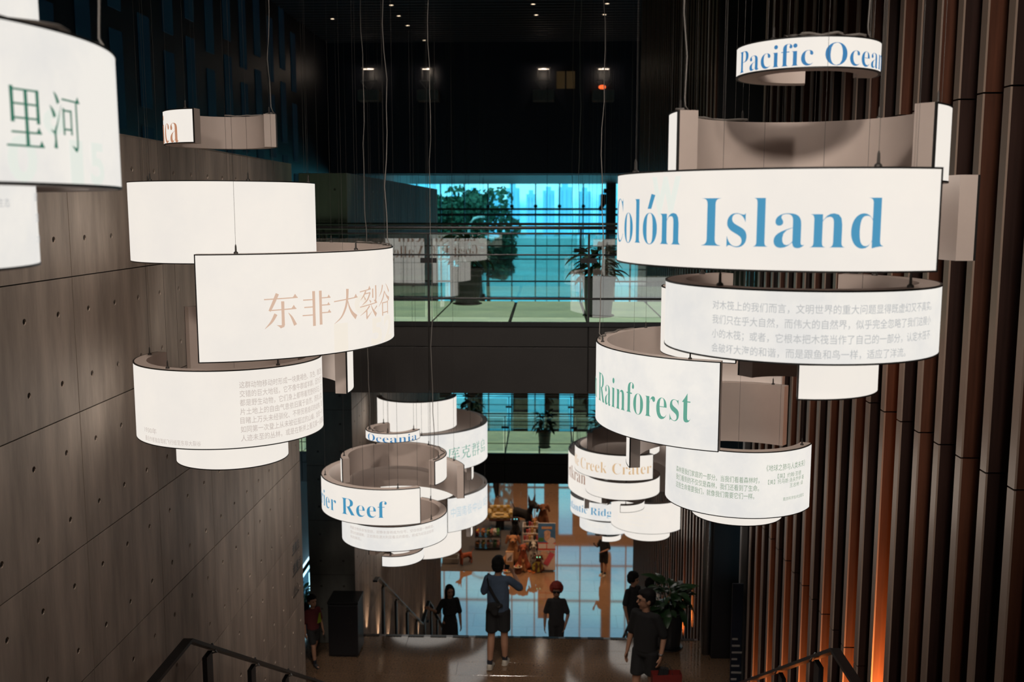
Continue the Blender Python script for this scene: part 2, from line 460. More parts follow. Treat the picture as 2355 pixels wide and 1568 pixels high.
footbridge('upper footbridge with glass balustrade and lit green floor', 12.2, 0.0, -8.0, 6.4, -1.455)
footbridge('lower footbridge with glass balustrade seen beneath the upper one', 28.0, LAND, -9.3, 8.6, -1.18)

# right-hand recess between the slatted walls ------------------------
rc = thing('wall_right', 'black recess with steel columns between the two wooden fin walls', None, kind='structure')
obj('dark_panel', boxm(XR + 0.03, XR + 1.6, 15.20, 15.34, LAND, CEIL), BLACK, rc)
obj('dark_panel', boxm(XR + 1.6, XR + 1.7, 12.2, 15.34, LAND, CEIL), BLACK, rc)
bm = bmesh.new(); tube(bm, [(XR + 0.05, 15.12, LAND), (XR + 0.05, 15.12, -0.9)], 0.07, 16); obj('steel_column', mesh_of(bm, 'c', True), STEEL, rc)
obj('steel_column', bevbox(XR - 0.02, XR + 0.07, 12.26, 12.36, LAND, -0.9, 0.015), STEEL, rc)
obj('dark_door', bevbox(XR + 0.10, XR + 0.62, 14.95, 15.0, LAND, -3.2, 0.01), BLACK, rc)
obj('dark_panel', boxm(XR + 0.07, XR + 0.5, 12.21, 12.35, LAND, -0.9), NAVY, rc)

# window wall ----------------------------------------------------------
ww = thing('window_1', 'tall blue-tinted glass curtain wall at the far end of the hall', None, kind='structure')
zr = [LOW, -8.9, LAND, -3.9, -1.6, 1.05, 2.9]
xs = [-9.2 + 1.42 * i for i in range(13)]
pc = {}
for j in range(len(zr) - 1):
    h = zr[j + 1] - zr[j]
    me = mesh_of(boxm(0.03, 1.39, -0.01, 0.01, 0.03, h - 0.03), 'pane'); me.materials.append(PANE)
    for x in xs[:-1]: obj('pane', me, None, ww, (x, YW - 0.05, zr[j]))
for x in xs: obj('mullion', boxm(x - 0.035, x + 0.035, YW - 0.14, YW + 0.02, LOW, 2.9), BLACK, ww)
for z, t in ((LOW + 0.1, 0.1), (-8.9, 0.05), (LAND, 0.35), (-3.9, 0.04), (-1.6, 0.04), (1.05, 0.07), (1.38, 0.06)):
    obj('transom', boxm(XO0, XO1, YW - 0.35 if t > 0.05 else YW - 0.12, YW - 0.15 if t > 0.05 else YW + 0.02, z - t, z + t), BLACK, ww)
for x in xs[1:]:
    if x > -4: obj('bolt', mesh_of(lathe(bmesh.new(), [(0.02, -0.12), (0.11, -0.06), (0.11, 0.06), (0.02, 0.12)], 10, (x, YW - 0.16, 1.55)), 'bolt'), BLACK, ww)
for i, x in enumerate((-8.4, -6.2, -4.3, -1.55, 0.35, 2.1, 5.2, 7.4)):
    struct('wall_front', boxm(x - 0.45, x + 0.45, 58.9, 59.7, LOW, LAND - 0.3), mat('warm stone pier', (0.30, 0.17, 0.09, 1), 0.5, 0, 0.3, 3) if i == 0 else MATS['warm stone pier'],
           'warm stone pier in front of the ground floor windows')
wc = struct('wall_front', boxm(3.35, 3.9, 57.0, 57.8, LAND, 2.9), BLACK, 'black column before the window wall beside the island sign')

# =================================================================== SOURCES OF LIGHT OF THE PLACE
def point(name, loc, power, col, r=0.05, parent=None):
    l = bpy.data.lights.new(name, 'POINT'); l.energy = power; l.color = col; l.shadow_soft_size = r
    o = bpy.data.objects.new(name, l); C.objects.link(o); o.location = loc
    if parent: o.parent = parent
    return o
def spot(name, loc, aim, power, col, size=60, blend=0.6, r=0.05, parent=None):
    l = bpy.data.lights.new(name, 'SPOT'); l.energy = power; l.color = col; l.spot_size = math.radians(size); l.spot_blend = blend; l.shadow_soft_size = r
    o = bpy.data.objects.new(name, l); C.objects.link(o); o.location = loc
    o.rotation_euler = (Vector(aim) - Vector((0, 0, 0))).to_track_quat('-Z', 'Y').to_euler()
    if parent: o.parent = parent
    return o
WARM = (1.0, 0.62, 0.34)
DISC = emit('downlight disc', (1.0, 0.78, 0.55, 1), 3.0)
UPL = emit('uplight lens', (1.0, 0.45, 0.12, 1), 4.0)
dl_ring = mesh_of(lathe(bmesh.new(), [(0.10, 0.0), (0.10, -0.02), (0.075, -0.02), (0.075, -0.004)], 16), 'housing'); dl_ring.materials.append(DSTEEL)
dl_disc = mesh_of(lathe(bmesh.new(), [(0.07, -0.010), (0.07, -0.006)], 16), 'lens'); dl_disc.materials.append(DISC)
k = 0
for (px, py) in ((763, 41), (900, 11), (937, 57), (918, 37), (981, 99), (1226, 8), (1233, 31), (1397, 6), (1390, 33)):
    d = ray(px, py); p = EYE + d * ((CEIL - 0.165 - EYE.z) / d.z)
    p.y = 27.0 + min(32, round((p.y - 27.05) / 0.48)) * 0.48 + 0.05
    k += 1
    where = ['over the left end of the slats', 'near the top edge, left of the cables', 'lower of the middle left pair', 'upper of the middle left pair',
             'lowest, just above the dark wall', 'topmost right of centre', 'bright one right of centre', 'topmost by the far right cable', 'right, just above the red lamp'][k - 1]
    t = thing('downlight', 'small round ceiling downlight, ' + where, 'light', p, 0, 'ceiling downlights')
    obj('housing', dl_ring, None, t); obj('lens', dl_disc, None, t)
# ground-floor hall downlights, hung under the lower ceiling beyond the lower footbridge
for i, (x, y) in enumerate(((-4.5, 33.5), (0.0, 33.5), (4.5, 33.5), (-4.5, 40), (0.0, 40), (4.5, 40), (-3, 47), (3, 47))):
    t = thing('pendant_spot', ['left', 'middle', 'right', 'left', 'middle', 'right', 'left', 'right'][i] + ' black pendant spotlight of the ' + ('nearest', 'middle', 'farthest')[0 if y < 35 else (1 if y < 45 else 2)] + ' row over the ground floor hall', 'light', (x, y, -3.0), 0, 'hall spotlights')
    bm = bmesh.new(); lathe(bm, [(0.02, 0.42), (0.09, 0.4), (0.10, 0.0), (0.085, 0.0), (0.08, 0.05)], 14); obj('housing', bm, BLACK, t)
    bm = bmesh.new(); tube(bm, [(0, 0, 0.4), (0, 0, CEIL + 3.0 if y < 43 else 5.88)], 0.008); obj('stem', bm, BLACK, t)
    spot('lamp', (0, 0, -0.02), (0, 0, -1), 900, (1.0, 0.64, 0.38), 95, 0.8, 0.08, t)
# ceiling track spots over the stair, turned down on the lightboxes
tk_n = ['over the viewer at left', 'over the viewer at centre', 'over the viewer at right', 'over the upper stair at left', 'over the upper stair at right', 'above the reef stack', 'over the landing at right']
for i, (x, y, aim, pw, sz) in enumerate(((-1.6, -2.0, (0.0, 1, -0.58), 380, 40), (0.3, -2.4, (0.03, 1, -0.52), 900, 40), (1.3, -2.0, (-0.08, 1, -0.50), 260, 36),
                                    (-1.5, 2.0, (-.03, .62, -1), 950, 38), (0.9, 1.2, (.10, 1, -1.17), 1900, 30), (-1.2, 7.0, (0, .42, -1), 1700, 40), (1.2, 11.5, (0, .35, -1), 500, 55))):
    t = thing('track_spot', 'ceiling track spotlight ' + tk_n[i], 'light', (x, y, CEIL - .35 if y > 0 else 4.6), 0, 'ceiling track spots')
    bm = bmesh.new(); d = Vector(aim).normalized(); tube(bm, [d * -.14, d * .10], .06, 12); obj('can', bm, BLACK, t)
    bm = bmesh.new(); tube(bm, [(0, 0, .0), (0, 0, .35 if y > 0 else CEIL - 4.6)], .015, 8); obj('stem', bm, BLACK, t)
    spot('lamp', d * .14, aim, pw, (1.0, .87, .76), sz, .7, .28, t)
# orange uplights at the foot of alternate fins
up_h = mesh_of(lathe(bmesh.new(), [(0.04, 0), (0.045, 0.05), (0.035, 0.05), (0.033, 0.04)], 10), 'housing'); up_h.materials.append(BLACK)
up_l = mesh_of(lathe(bmesh.new(), [(0.03, 0.036), (0.03, 0.04)], 10), 'lens'); up_l.materials.append(UPL)
def uplight(x, y, z, power, label, size=50, aim=(0.10, 0.25, 1)):
    t = thing('uplight', label, 'light', (x, y, z), 0, 'orange uplights at the foot of the fins')
    obj('housing', up_h, None, t); obj('lens', up_l, None, t)
    spot('lamp', (0, 0, 0.06), aim, power, (1.0, 0.30, 0.07), size, 1.0, 0.03, t)
ords = ['nearest', 'second', 'third', 'fourth', 'fifth', 'sixth', 'seventh', 'eighth', 'ninth', 'tenth', 'eleventh', 'twelfth']
i = 0
for k in range(14, 28, 2):
    y = 2.5 + k * 0.345
    z = -2.9 if y < 7.4 else (-2.9 - (y - 7.4) * 0.587)
    uplight(XR + 0.10, y - 0.13, z + 0.02, 1000 if k == 14 else 420, ords[i] + ' orange uplight at the foot of the near fin wall', 40, (0.05, 0.16, 1)); i += 1
i = 0
for k in range(0, 22, 3):
    y = 15.35 + k * 0.345
    z = LAND - max(0, y - 15.66) * 0.565
    uplight(XR + 0.06, y - 0.12, z + 0.02, 200, ords[i] + ' orange uplight at the foot of the far fin wall', 40, (0.05, 0.16, 1)); i += 1
# warm step lights washing the concrete beside the lower stair
sl_h = mesh_of(bevbox(-0.03, 0.03, -0.06, 0.06, 0, 0.03, 0.005, 1), 'housing'); sl_h.materials.append(DSTEEL)
for i in range(8):
    y = 16.2 + i * 1.1; z = LAND - (y - 15.66) * 0.565
    if y > 21.6: z = -8.95
    t = thing('step_light', ords[i] + ' warm step light at the foot of the concrete by the lower stair', 'light', (XL + 0.14, y, z + 0.02), 0, 'step lights by the lower stair')
    obj('housing', sl_h, None, t); spot('lamp', (0, 0, 0.04), (-0.12, 0.1, 1), 14, (1.0, 0.72, 0.48), 80, 1.0, 0.03, t)
# =================================================================== LETTERING
def serif(s):
    o = ''
    for c in s:
        if 'A' <= c <= 'Z': o += chr(0x1D400 + ord(c) - 65)
        elif 'a' <= c <= 'z': o += chr(0x1D41A + ord(c) - 97)
        else: o += c
    return o
TCACHE = {}
def text2d(s, offset=0.0, spacing=1.0):
    """flat outlines of a line of text as (verts2d, faces, width)"""
    key = (s, offset, spacing)
    if key in TCACHE: return TCACHE[key]
    cu = bpy.data.curves.new('t', 'FONT'); cu.body = s; cu.offset = offset; cu.space_character = spacing
    cu.resolution_u = 3
    o = bpy.data.objects.new('t', cu); WORK.collection.objects.link(o)
    me = evaluated_mesh(o)
    v = [(p.co.x, p.co.y) for p in me.vertices]; f = [tuple(p.vertices) for p in me.polygons]
    bpy.data.objects.remove(o); bpy.data.curves.remove(cu); bpy.data.meshes.remove(me)
    x0 = min(p[0] for p in v); v = [(p[0] - x0, p[1]) for p in v]
    TCACHE[key] = (v, f, max(p[0] for p in v))
    return TCACHE[key]

# hand-drawn brush glyphs in the printed (Song) style, on a 100 x 100 box with y down
def rib(*p): return ('rib', p)
def H(x0, x1, y, tri=True, t=3.2, y1=None): return ('h', x0, x1, y, tri, t, y if y1 is None else y1)
def V(x, y0, y1, w=9.5): return ('rib', ((x, y0, w), (x, (y0 + y1) / 2, w * 0.92), (x, y1, w)))
SONG = {
 '东': [H(0, 100, 17, y1=15), rib((39, 2, 10), (27, 27, 9), (15, 50, 7)), H(20, 95, 48, y1=46), V(54, 24, 92), ('poly', ((34, 90), (49, 91), (58, 90), (57, 96), (46, 100), (42, 95))),
        rib((33, 59, 10), (20, 80, 7), (0, 99, 0.8)), rib((70, 57, 1), (80, 70, 6), (91, 93, 10))],
 '非': [V(40, 0, 100), V(63, 0, 98), H(5, 38, 24, False), H(8, 38, 45, False), H(2, 38, 68, False), H(65, 99, 21), H(65, 97, 42), H(65, 100, 64)],
 '大': [H(0, 100, 35, y1=28), rib((55, 1, 11), (53, 30, 9), (46, 55, 8), (28, 82, 5), (0, 100, 0.8)), rib((55, 33, 2), (62, 55, 6), (75, 74, 10), (93, 88, 15))],
 '裂': [H(0, 60, 14, y1=9), rib((32, 13, 7), (18, 28, 5), (3, 39, 0.8)), H(24, 54, 22, False, y1=20), rib((56, 19, 7), (40, 40, 6), (8, 56, 0.8)), rib((20, 27, 1), (29, 40, 7)),
        V(72, 9, 37, 8), rib((92, 0, 9), (92, 40, 8), (84, 47, 5), (80, 43, 1)), rib((50, 41, 1), (60, 50, 8)), H(0, 100, 60, y1=53), rib((52, 60, 6), (30, 74, 4), (0, 86, 0.8)),
        rib((35, 72, 7), (35, 96, 7)), rib((33, 98, 6), (65, 78, 0.8)), rib((98, 64, 6), (76, 77, 1)), rib((60, 57, 2), (72, 74, 7), (93, 92, 14))],
 '谷': [rib((33, 3, 9), (22, 22, 6), (2, 38, 0.8)), rib((60, 0, 1), (78, 12, 5), (95, 28, 10)), rib((50, 23, 8), (32, 46, 7), (0, 68, 0.8)), rib((50, 24, 2), (70, 40, 7), (98, 52, 14)),
        V(30, 57, 99, 9), V(80, 55, 97, 9), H(30, 80, 59, False), H(30, 80, 90, False)],
 '里': [V(18, 0, 58), V(86, 3, 59), V(54, 4, 96), H(18, 86, 5, False), H(18, 86, 28, False), H(18, 86, 51, False), H(13, 94, 74), H(0, 100, 96)],
 '河': [rib((13, 0, 1), (20, 8, 7), (26, 19, 9)), rib((0, 24, 1), (8, 33, 7), (13, 43, 9)), rib((35, 21, 0.8), (22, 50, 3), (13, 68, 6), (13, 82, 6), (12, 96, 11)), rib((0, 65, 1), (11, 70, 5)),
        H(37, 100, 11, y1=13), rib((86, 13, 6), (86, 60, 6), (85, 90, 6), (78, 98, 7)), rib((66, 89, 1), (78, 96, 7)), V(41, 26, 72, 6), V(66, 28, 71, 6), H(41, 66, 30, False), H(41, 66, 62, False)],
 '库': [H(10, 100, 13), rib((46, 0, 1), (56, 11, 8)), rib((15, 13, 8), (13, 55, 7), (0, 98, 0.8)), H(28, 88, 31), rib((52, 18, 8), (44, 36, 6), (32, 52, 3)), H(30, 90, 52), H(18, 100, 74), V(60, 38, 100, 8)],
 '克': [H(8, 92, 14), V(50, 0, 30, 8), V(22, 30, 58, 8), V(76, 30, 58, 8), H(22, 76, 31, False), H(22, 76, 54, False), rib((40, 56, 8), (28, 80, 6), (0, 98, 0.8)),
        rib((60, 56, 8), (60, 84, 8), (70, 92, 8), (92, 92, 7), (97, 74, 1))],
 '群': [H(6, 42, 10, False), H(0, 50, 26), H(6, 42, 42, False), V(41, 10, 44, 7), rib((22, 4, 7), (20, 40, 6), (0, 72, 0.8)), V(14, 58, 98, 7), V(42, 58, 98, 7), H(14, 42, 60, False), H(14, 42, 92, False),
        rib((58, 0, 1), (67, 13, 7)), rib((92, 0, 7), (80, 15, 1)), H(54, 98, 20), H(58, 94, 42), H(52, 100, 66), V(76, 20, 100, 8)],
 '岛': [rib((50, 0, 7), (42, 12, 2)), H(20, 76, 14, False), V(20, 14, 66, 8), V(75, 14, 40, 8), rib((44, 24, 1), (54, 36, 8)), H(20, 90, 46), H(20, 92, 66, False), rib((90, 66, 8), (89, 92, 8), (76, 98, 2)),
        V(14, 72, 92, 7), V(38, 58, 92, 7), V(64, 72, 92, 7), H(14, 64, 91, False)],
}
def catmull(p, n=6):
    if len(p) < 3: return list(p)
    out = []
    for i in range(len(p) - 1):
        a, b, c, d = p[max(0, i - 1)], p[i], p[i + 1], p[min(len(p) - 1, i + 2)]
        for k in range(n):
            t = k / n
            out.append(tuple(0.5 * (2 * b[q] + (c[q] - a[q]) * t + (2 * a[q] - 5 * b[q] + 4 * c[q] - d[q]) * t * t + (3 * b[q] - a[q] - 3 * c[q] + d[q]) * t ** 3) for q in range(3)))
    out.append(p[-1]); return out
def song2d(s, gap=0.12, grow=0.0):
    v, f, x = [], [], 0.0
    def quadstrip(pts):
        prev = None
        for i, (px, py, w) in enumerate(pts):
            q = pts[min(i + 1, len(pts) - 1)]; r = pts[max(i - 1, 0)]
            dx, dy = q[0] - r[0], q[1] - r[1]; L = math.hypot(dx, dy) or 1
            nx, ny = -dy / L, dx / L; w = (w + grow) / 2
            a, b = len(v), len(v) + 1
            v.append(((px + nx * w) / 100 + x, 1 - (py + ny * w) / 100)); v.append(((px - nx * w) / 100 + x, 1 - (py - ny * w) / 100))
            if prev is not None: f.append((prev[0], prev[1], b, a))
            prev = (a, b)
    for ch in s:
        for st in SONG[ch]:
            if st[0] == 'rib': quadstrip(catmull(st[1]))
            elif st[0] == 'h':
                _, x0, x1, y, tri, t, y1 = st
                quadstrip([(x0, y, t), (x1, y1, t)])
                if tri:
                    i = len(v); w = min(17, (x1 - x0) * 0.4)
                    for (px, py) in ((x1 - w, y1 + t / 2), (x1, y1 + t / 2), (x1 - w * 0.45, y1 - w * 0.62)): v.append((px / 100 + x, 1 - py / 100))
                    f.append((i, i + 1, i + 2))
            else:
                i = len(v)
                for (px, py) in st[1]: v.append((px / 100 + x, 1 - py / 100))
                f.append(tuple(range(i, i + len(st[1]))))
        x += 1 + gap
    return v, f, x - gap

def wrap(bm, t2, R, phi, z0, sx, sy, step=0.03):
    """lay flat outlines on the cylinder of radius R, starting at angle phi"""
    v, f, w = t2
    b = bmesh.new()
    vs = [b.verts.new((p[0] * sx, p[1] * sy, 0)) for p in v]
    for q in f:
        try: b.faces.new([vs[i] for i in q])
        except ValueError: pass
    x = step
    while x < w * sx:
        bmesh.ops.bisect_plane(b, geom=b.verts[:] + b.edges[:] + b.faces[:], plane_co=(x, 0, 0), plane_no=(1, 0, 0)); x += step
    b.verts.index_update()
    nv = []
    for p in b.verts:
        a = phi + p.co.x / R
        nv.append(bm.verts.new((R * math.sin(a), -R * math.cos(a), z0 + p.co.y)))
    for q in b.faces:
        try: bm.faces.new([nv[p.index] for p in q.verts])
        except ValueError: pass
    b.free()

# =================================================================== THE HANGING LIGHTBOXES
TH = 0.085
def arc_solid(bm, ri, ro, z0, z1, a0, a1, dstep=math.radians(4)):
    n = max(2, int(math.ceil(abs(a1 - a0) / dstep)))
    secs = []
    for i in range(n + 1):
        a = a0 + (a1 - a0) * i / n; s, c = math.sin(a), -math.cos(a)
        secs.append([bm.verts.new((r * s, r * c, z)) for r, z in ((ri, z0), (ro, z0), (ro, z1), (ri, z1))])
    for i in range(n):
        for k in range(4):
            bm.faces.new((secs[i][k], secs[i + 1][k], secs[i + 1][(k + 1) % 4], secs[i][(k + 1) % 4]))
    bm.faces.new(secs[0]); bm.faces.new(secs[-1][::-1])
def smooth_by_angle(me, deg=35):
    bm = bmesh.new(); bm.from_mesh(me)
    for f in bm.faces: f.smooth = True
    for e in bm.edges:
        if len(e.link_faces) == 2 and e.calc_face_angle(0) > math.radians(deg): e.smooth = False
    bm.to_mesh(me); bm.free()
def phi_px(X, Y, R, z, px, near=True):
    best = None
    for i in range(-1800, 1801):
        a = i * PI / 1800
        p = (X + R * math.sin(a), Y - R * math.cos(a), z)
        front = (p[0] - X) * (EYE.x - p[0]) + (p[1] - Y) * (EYE.y - p[1]) > 0
        if front != near: continue
        e = abs(proj(p)[0] - px)
        if best is None or e < best[0]: best = (e, a)
    return best[1]
def lightbox(label, X, Y, R, zt, zb, a0, a1, texts=(), lit=None, wires=3, cable=None, group=None):
    face = -math.atan2(X, Y)           # angle of the side turned to the viewer's stand
    a0, a1 = math.radians(a0) + face, math.radians(a1) + face
    h = zt - zb; e = 0.0065 if R > 0.35 else 0.0055
    root = thing('arc_lightbox', label, 'lightbox', (X, Y, zb), 0, group)
    bm = bmesh.new(); arc_solid(bm, R - TH, R - 0.008, 0, h, a0, a1)
    me = mesh_of(bm, 'housing'); smooth_by_angle(me); obj('housing', me, BODY, root)
    bm = bmesh.new(); arc_solid(bm, R - 0.0075, R, e, h - e, a0 + e / R, a1 - e / R, math.radians(2.5))
    me = mesh_of(bm, 'diffuser'); smooth_by_angle(me); df = obj('diffuser', me, lit or LAMP, root)
    bm = bmesh.new()
    for z0, z1 in ((0, e), (h - e, h)): arc_solid(bm, R - 0.0075, R + 0.002, z0, z1, a0, a1, math.radians(2.5))
    for b0, b1 in ((a0, a0 + e / R), (a1 - e / R, a1)): arc_solid(bm, R - 0.0075, R + 0.002, e, h - e, b0, b1)
    obj('edge_trim', bm, TRIM, root)
    for t2, ink, phi, zf, sx, sy in texts:
        bm = bmesh.new(); wrap(bm, t2, R + (0.0030 if 'ghost' not in ink.name else 0.0018), phi, zf * h, sx, sy)
        obj('lettering', bm, ink, df)
    rw = max(0.0008, min(0.0020, Y * 0.00013))
    for k in range(wires):
        a = a0 + (a1 - a0) * ((k + 0.5) / wires if wires > 1 else 0.5)
        if wires >= 3: a = a0 + (a1 - a0) * (0.06 + 0.88 * k / (wires - 1))
        x, y = (R - TH / 2) * math.sin(a), -(R - TH / 2) * math.cos(a)
        bm = bmesh.new(); tube(bm, [(x, y, h + 0.03), (x, y, CEIL - 0.005 - zb)], rw, 5, cap=False)
        w = obj('suspension_wire', bm, WIRE, root)
        bm = bmesh.new(); lathe(bm, [(0.014, 0), (0.013, 0.008), (0.006, 0.014), (0.005, 0.045), (0.002, 0.055)], 8, (x, y, h)); obj('wire_grip', bm, WIRE, w)
    if cable is not None:
        a = math.radians(cable) + face; x, y = (R - TH * 0.4) * math.sin(a), -(R - TH * 0.4) * math.cos(a)
        pts = [(x + 0.025, y + 0.01, h + 0.006), (x + 0.01, y, h + 0.02)]
        n = 40; H0 = CEIL - zb - h
        for i in range(n + 1):
            z = h + 0.05 + (H0 - 0.06) * i / n
            pts.append((x + 0.010 * math.sin(i * 0.9 + X * 7) + 0.006 * math.sin(i * 2.3), y + 0.008 * math.cos(i * 1.1), z))
        bm = bmesh.new(); tube(bm, pts, 0.0030 + rw * 0.6, 6); obj('power_cable', mesh_of(bm, 'power_cable', True), CABLE, root)
        pts = []
        for i in range(15):
            b = a + (a1 - a) * 0.35 * i / 14 if abs(a1 - a) > abs(a - a0) else a + (a0 - a) * 0.35 * i / 14
            rr = R - TH * 0.45 + 0.018 * math.sin(i * 1.3)
            pts.append((rr * math.sin(b), -rr * math.cos(b), h + 0.008 + 0.006 * abs(math.sin(i * 0.8))))
        bm = bmesh.new(); tube(bm, pts, 0.0055, 6); obj('cable_run', mesh_of(bm, 'cable_run', True), CABLE, root)
    return root

def fit(kind, s, ring, px0, px1, zf, hf, ink, offset=-0.012, near=True, spacing=1.0, prefix=None, gap=0.12, cap=0.70):
    """one line of print whose ends fall on px0 and px1; hf: cap height as a share of the panel height"""
    X, Y, R, zt, zb = ring
    t2 = song2d(s, gap) if kind == 'song' else text2d(serif(s) if kind == 'serif' else s, offset, spacing)
    zc = zb + (zt - zb) * (zf + hf / 2)
    p0, p1 = phi_px(X, Y, R, zc, px0, near), phi_px(X, Y, R, zc, px1, near)
    sx = (p1 - p0) * R / t2[2]
    sy = (zt - zb) * hf / (1.0 if kind == 'song' else cap)
    out = [(t2, ink, p0, zf, sx, sy)]
    if prefix:
        q2 = text2d(serif(prefix), offset, spacing)
        out.append((q2, ink, p0 - (q2[2] + 0.32) * sx / R, zf, sx, sy))
    return out
def para(lines, ring, px0, px1, zf, dz, hf, ink, offset=0.0, n=None):
    """a block of small print, every character cell of one width"""
    X, Y, R, zt, zb = ring
    zc = zb + (zt - zb) * zf
    p0, p1 = phi_px(X, Y, R, zc, px0), phi_px(X, Y, R, zc, px1)
    n = n or max(len(l) for l in lines)
    out = []
    for i, l in enumerate(lines):
        t2 = text2d(l, offset)
        sx = (p1 - p0) * R / n * len(l) / (t2[2] * (len(l) / (len(l) - 0.1)))
        out.append((t2, ink, p0, zf - i * dz, sx, (zt - zb) * hf / 0.85))
    return out
def zpx(px, py, Y): return at(px, py, Y).z
def hang(px, py):
    d = ray(px, py); return math.atan2(d.x, d.y)
def solve2(pl, pr, py, Y):
    """centre x and radius of a ring at depth Y whose outline runs from pl to pr"""
    al, ar = hang(pl, py), hang(pr, py); c = (al + ar) / 2
    return Y * math.tan(c), Y / math.cos(c) * math.sin((ar - al) / 2)
def solve1(X, Y, px, py):
    return math.hypot(X, Y) * math.sin(abs(hang(px, py) - math.atan2(X, Y)))
def deg(ring, px, near=True):
    X, Y, R, zt, zb = ring
    return math.degrees(phi_px(X, Y, R, (zt + zb) / 2, px, near) + math.atan2(X, Y))

# ---- near right stack: Pacific Ocean / Island
Y1 = 4.2
X1, RA = solve2(1688, 2020, 120, Y1); X1b, RB = solve2(1530, 2165, 700, Y1); X1 = X1b
RM = solve1(X1, Y1, 1420, 500)
G = 'lightboxes of the island stack'
r = (X1, Y1, RA, 2.05, 1.93)
tx = fit('serif', 'Pacific', r, 1704, 1873, 0.08, 0.72, INK_DEEP)
sx = tx[0][4]
t2 = text2d(serif('Ocean'), -0.012); tx.append((t2, INK_DEEP, phi_px(*r[:3], 1.99, 1898), 0.08, sx * 1.05, tx[0][5]))
lightbox('small hanging curved lightbox reading Pacific Ocean in blue', *r, -178, 112, tx, None, 3, 60, G)
r = (X1, Y1, RB, 1.79, 1.50)
lightbox('beige back of a curved lightbox hanging between Pacific Ocean and Island', *r, deg(r, 2150), 360 + deg(r, 1558), (), None, 4, 293, G)
r = (X1, Y1, RM, 1.541, 1.182)
tx = fit('serif', 'Island', r, 1615, 2035, 0.235, 0.50, INK_BLUE)
sx, sy = tx[0][4], tx[0][5]
t2 = text2d(serif('Colon'), -0.012); pr = phi_px(*r[:3], 1.35, 1568)
p0 = pr - t2[2] * sx * 0.93 / RM
tx.append((t2, INK_BLUE, p0, 0.235, sx * 0.93, sy))
ac = ([(0, 0), (0.10, 0.0), (0.20, 0.20), (0.10, 0.22)], [(0, 1, 2, 3)], 0.2)
wpre = text2d(serif('Col'), -0.012)[2]
tx.append((ac, INK_BLUE, p0 + (wpre + 0.22) * sx * 0.93 / RM, 0.235 + 0.52 * sy / 0.359, sx, sy))
gh = text2d('W', 0.05); tx.append((gh, INK_GHOSTG, phi_px(*r[:3], 1.4, 1500), 0.55, 0.13, 0.19))
lightbox('largest hanging curved lightbox, reading Colón Island in big blue serif letters', *r, deg(r, 2248, False) - 360, deg(r, 2162), tx, None, 4, None, G)
r = (X1, Y1, RB, 1.105, 0.829)
tx = para(['对木筏上的我们而言，文明世界的重大问题显得既虚幻又不真实。', '我们只在乎大自然，而伟大的自然界，似乎完全忽略了我们这艘小',
           '小的木筏；或者，它根本把木筏当作了自己的一部分，认定木筏不', '会破坏大海的和谐，而是跟鱼和鸟一样，适应了洋流。'], r, 1640, 2142, 0.70, 0.2, 0.115, INK_SLATE, 0.004, 29)
lightbox('curved lightbox with four lines of grey Chinese text, under the Island sign', *r, deg(r, 1660, False), deg(r, 1940, False), tx, LAMP_COOL, 4, None, G)
r = (X1, Y1, solve1(X1, Y1, 2019, 880), 0.80, 0.656)
lightbox('small blank curved lightbox lowest in the stack under the raft text', *r, deg(r, 1834), 360 + deg(r, 1698, False), (), None, 3, None, G)

# ---- near left stack, cut by the frame edge
Y0, X0, R0 = 2.5, -1.93, 0.79
G = 'lightboxes at the left frame edge'
pt = at(277, 132, 2.81); pb = at(276, 436, 2.81)
r = (X0, Y0, R0, pt.z, pb.z)
tx = fit('song', '里', r, 10, 97, 0.225, 0.375, INK_DGREEN) + fit('song', '河', r, 114, 183, 0.225, 0.375, INK_DGREEN)
for s_, a, b, zf, hf in (('0', 16, 84, 0.03, 0.27), ('°', 100, 148, 0.1, 0.36), ('1', 160, 190, 0.03, 0.27), ('5', 206, 238, 0.03, 0.27)):
    tx += fit('sans', s_, r, a, b, zf, hf, INK_GHOSTG, 0.03)
lightbox('large curved lightbox with two big green Chinese characters at the left frame edge', *r, -120, 150, tx, LAMP_COOL, 3, 75, G)
zl = at(87, 607, 2.75).z
r = (X0, Y0, solve1(X0, Y0, 88, 520), pb.z + 0.05, zl)
tx = para(['的自然生态'], r, -60, 22, 0.62, 0.1, 0.08, INK_SLATE) + para(['对', '的', '家', '水'], r, 74, 86, 0.9, 0.22, 0.09, INK_SLATE)
lightbox('curved lightbox with small grey text below the green characters at left', *r, -120, 95, tx, LAMP_COOL, 3, None, G)
r = (X0, Y0, solve1(X0, Y0, 90, 50), pt.z + 0.34, pt.z - 0.06)
lightbox('curved lightbox in the top left corner of the picture, above the green characters', *r, -120, 140, (), LAMP_COOL, 3, None, G)

# ---- left stack: Africa
def qstack(Y, X, top, sc, rad=()):
    R = 1.128 * sc
    zz = {'small': (0.90, 0.68, 0.342), 'blank': (0.436, -0.086, 0.565), 'main': (0, -0.634, 1.0), 'third': (-0.476, -1.0, 0.765), 'text': (-0.76, -1.274, 0.57), 'low': (-1.30, -1.475, 0.342)}
    rad = dict(rad)
    return {k: (X, Y, rad.get(k, R * v[2]), top + v[0] * sc, top + v[1] * sc) for k, v in zz.items()}
Y2 = 6.8; X2, RS = solve2(376, 637, 300, Y2)
q = qstack(Y2, X2, 1.4 - 0.26, 1.0, {'small': RS, 'main': solve1(X2, Y2, 905, 680), 'blank': solve2(302, 732, 510, Y2)[1], 'third': solve1(X2, Y2, 813, 870), 'text': solve2(313, 745, 940, Y2)[1], 'low': solve1(X2, Y2, 664, 1060)})
G = 'lightboxes of the rift valley stack'
r = q['small']
tx = []
t2 = text2d(serif('Africa'), -0.012); pe = phi_px(*r[:3], 1.95, 411)
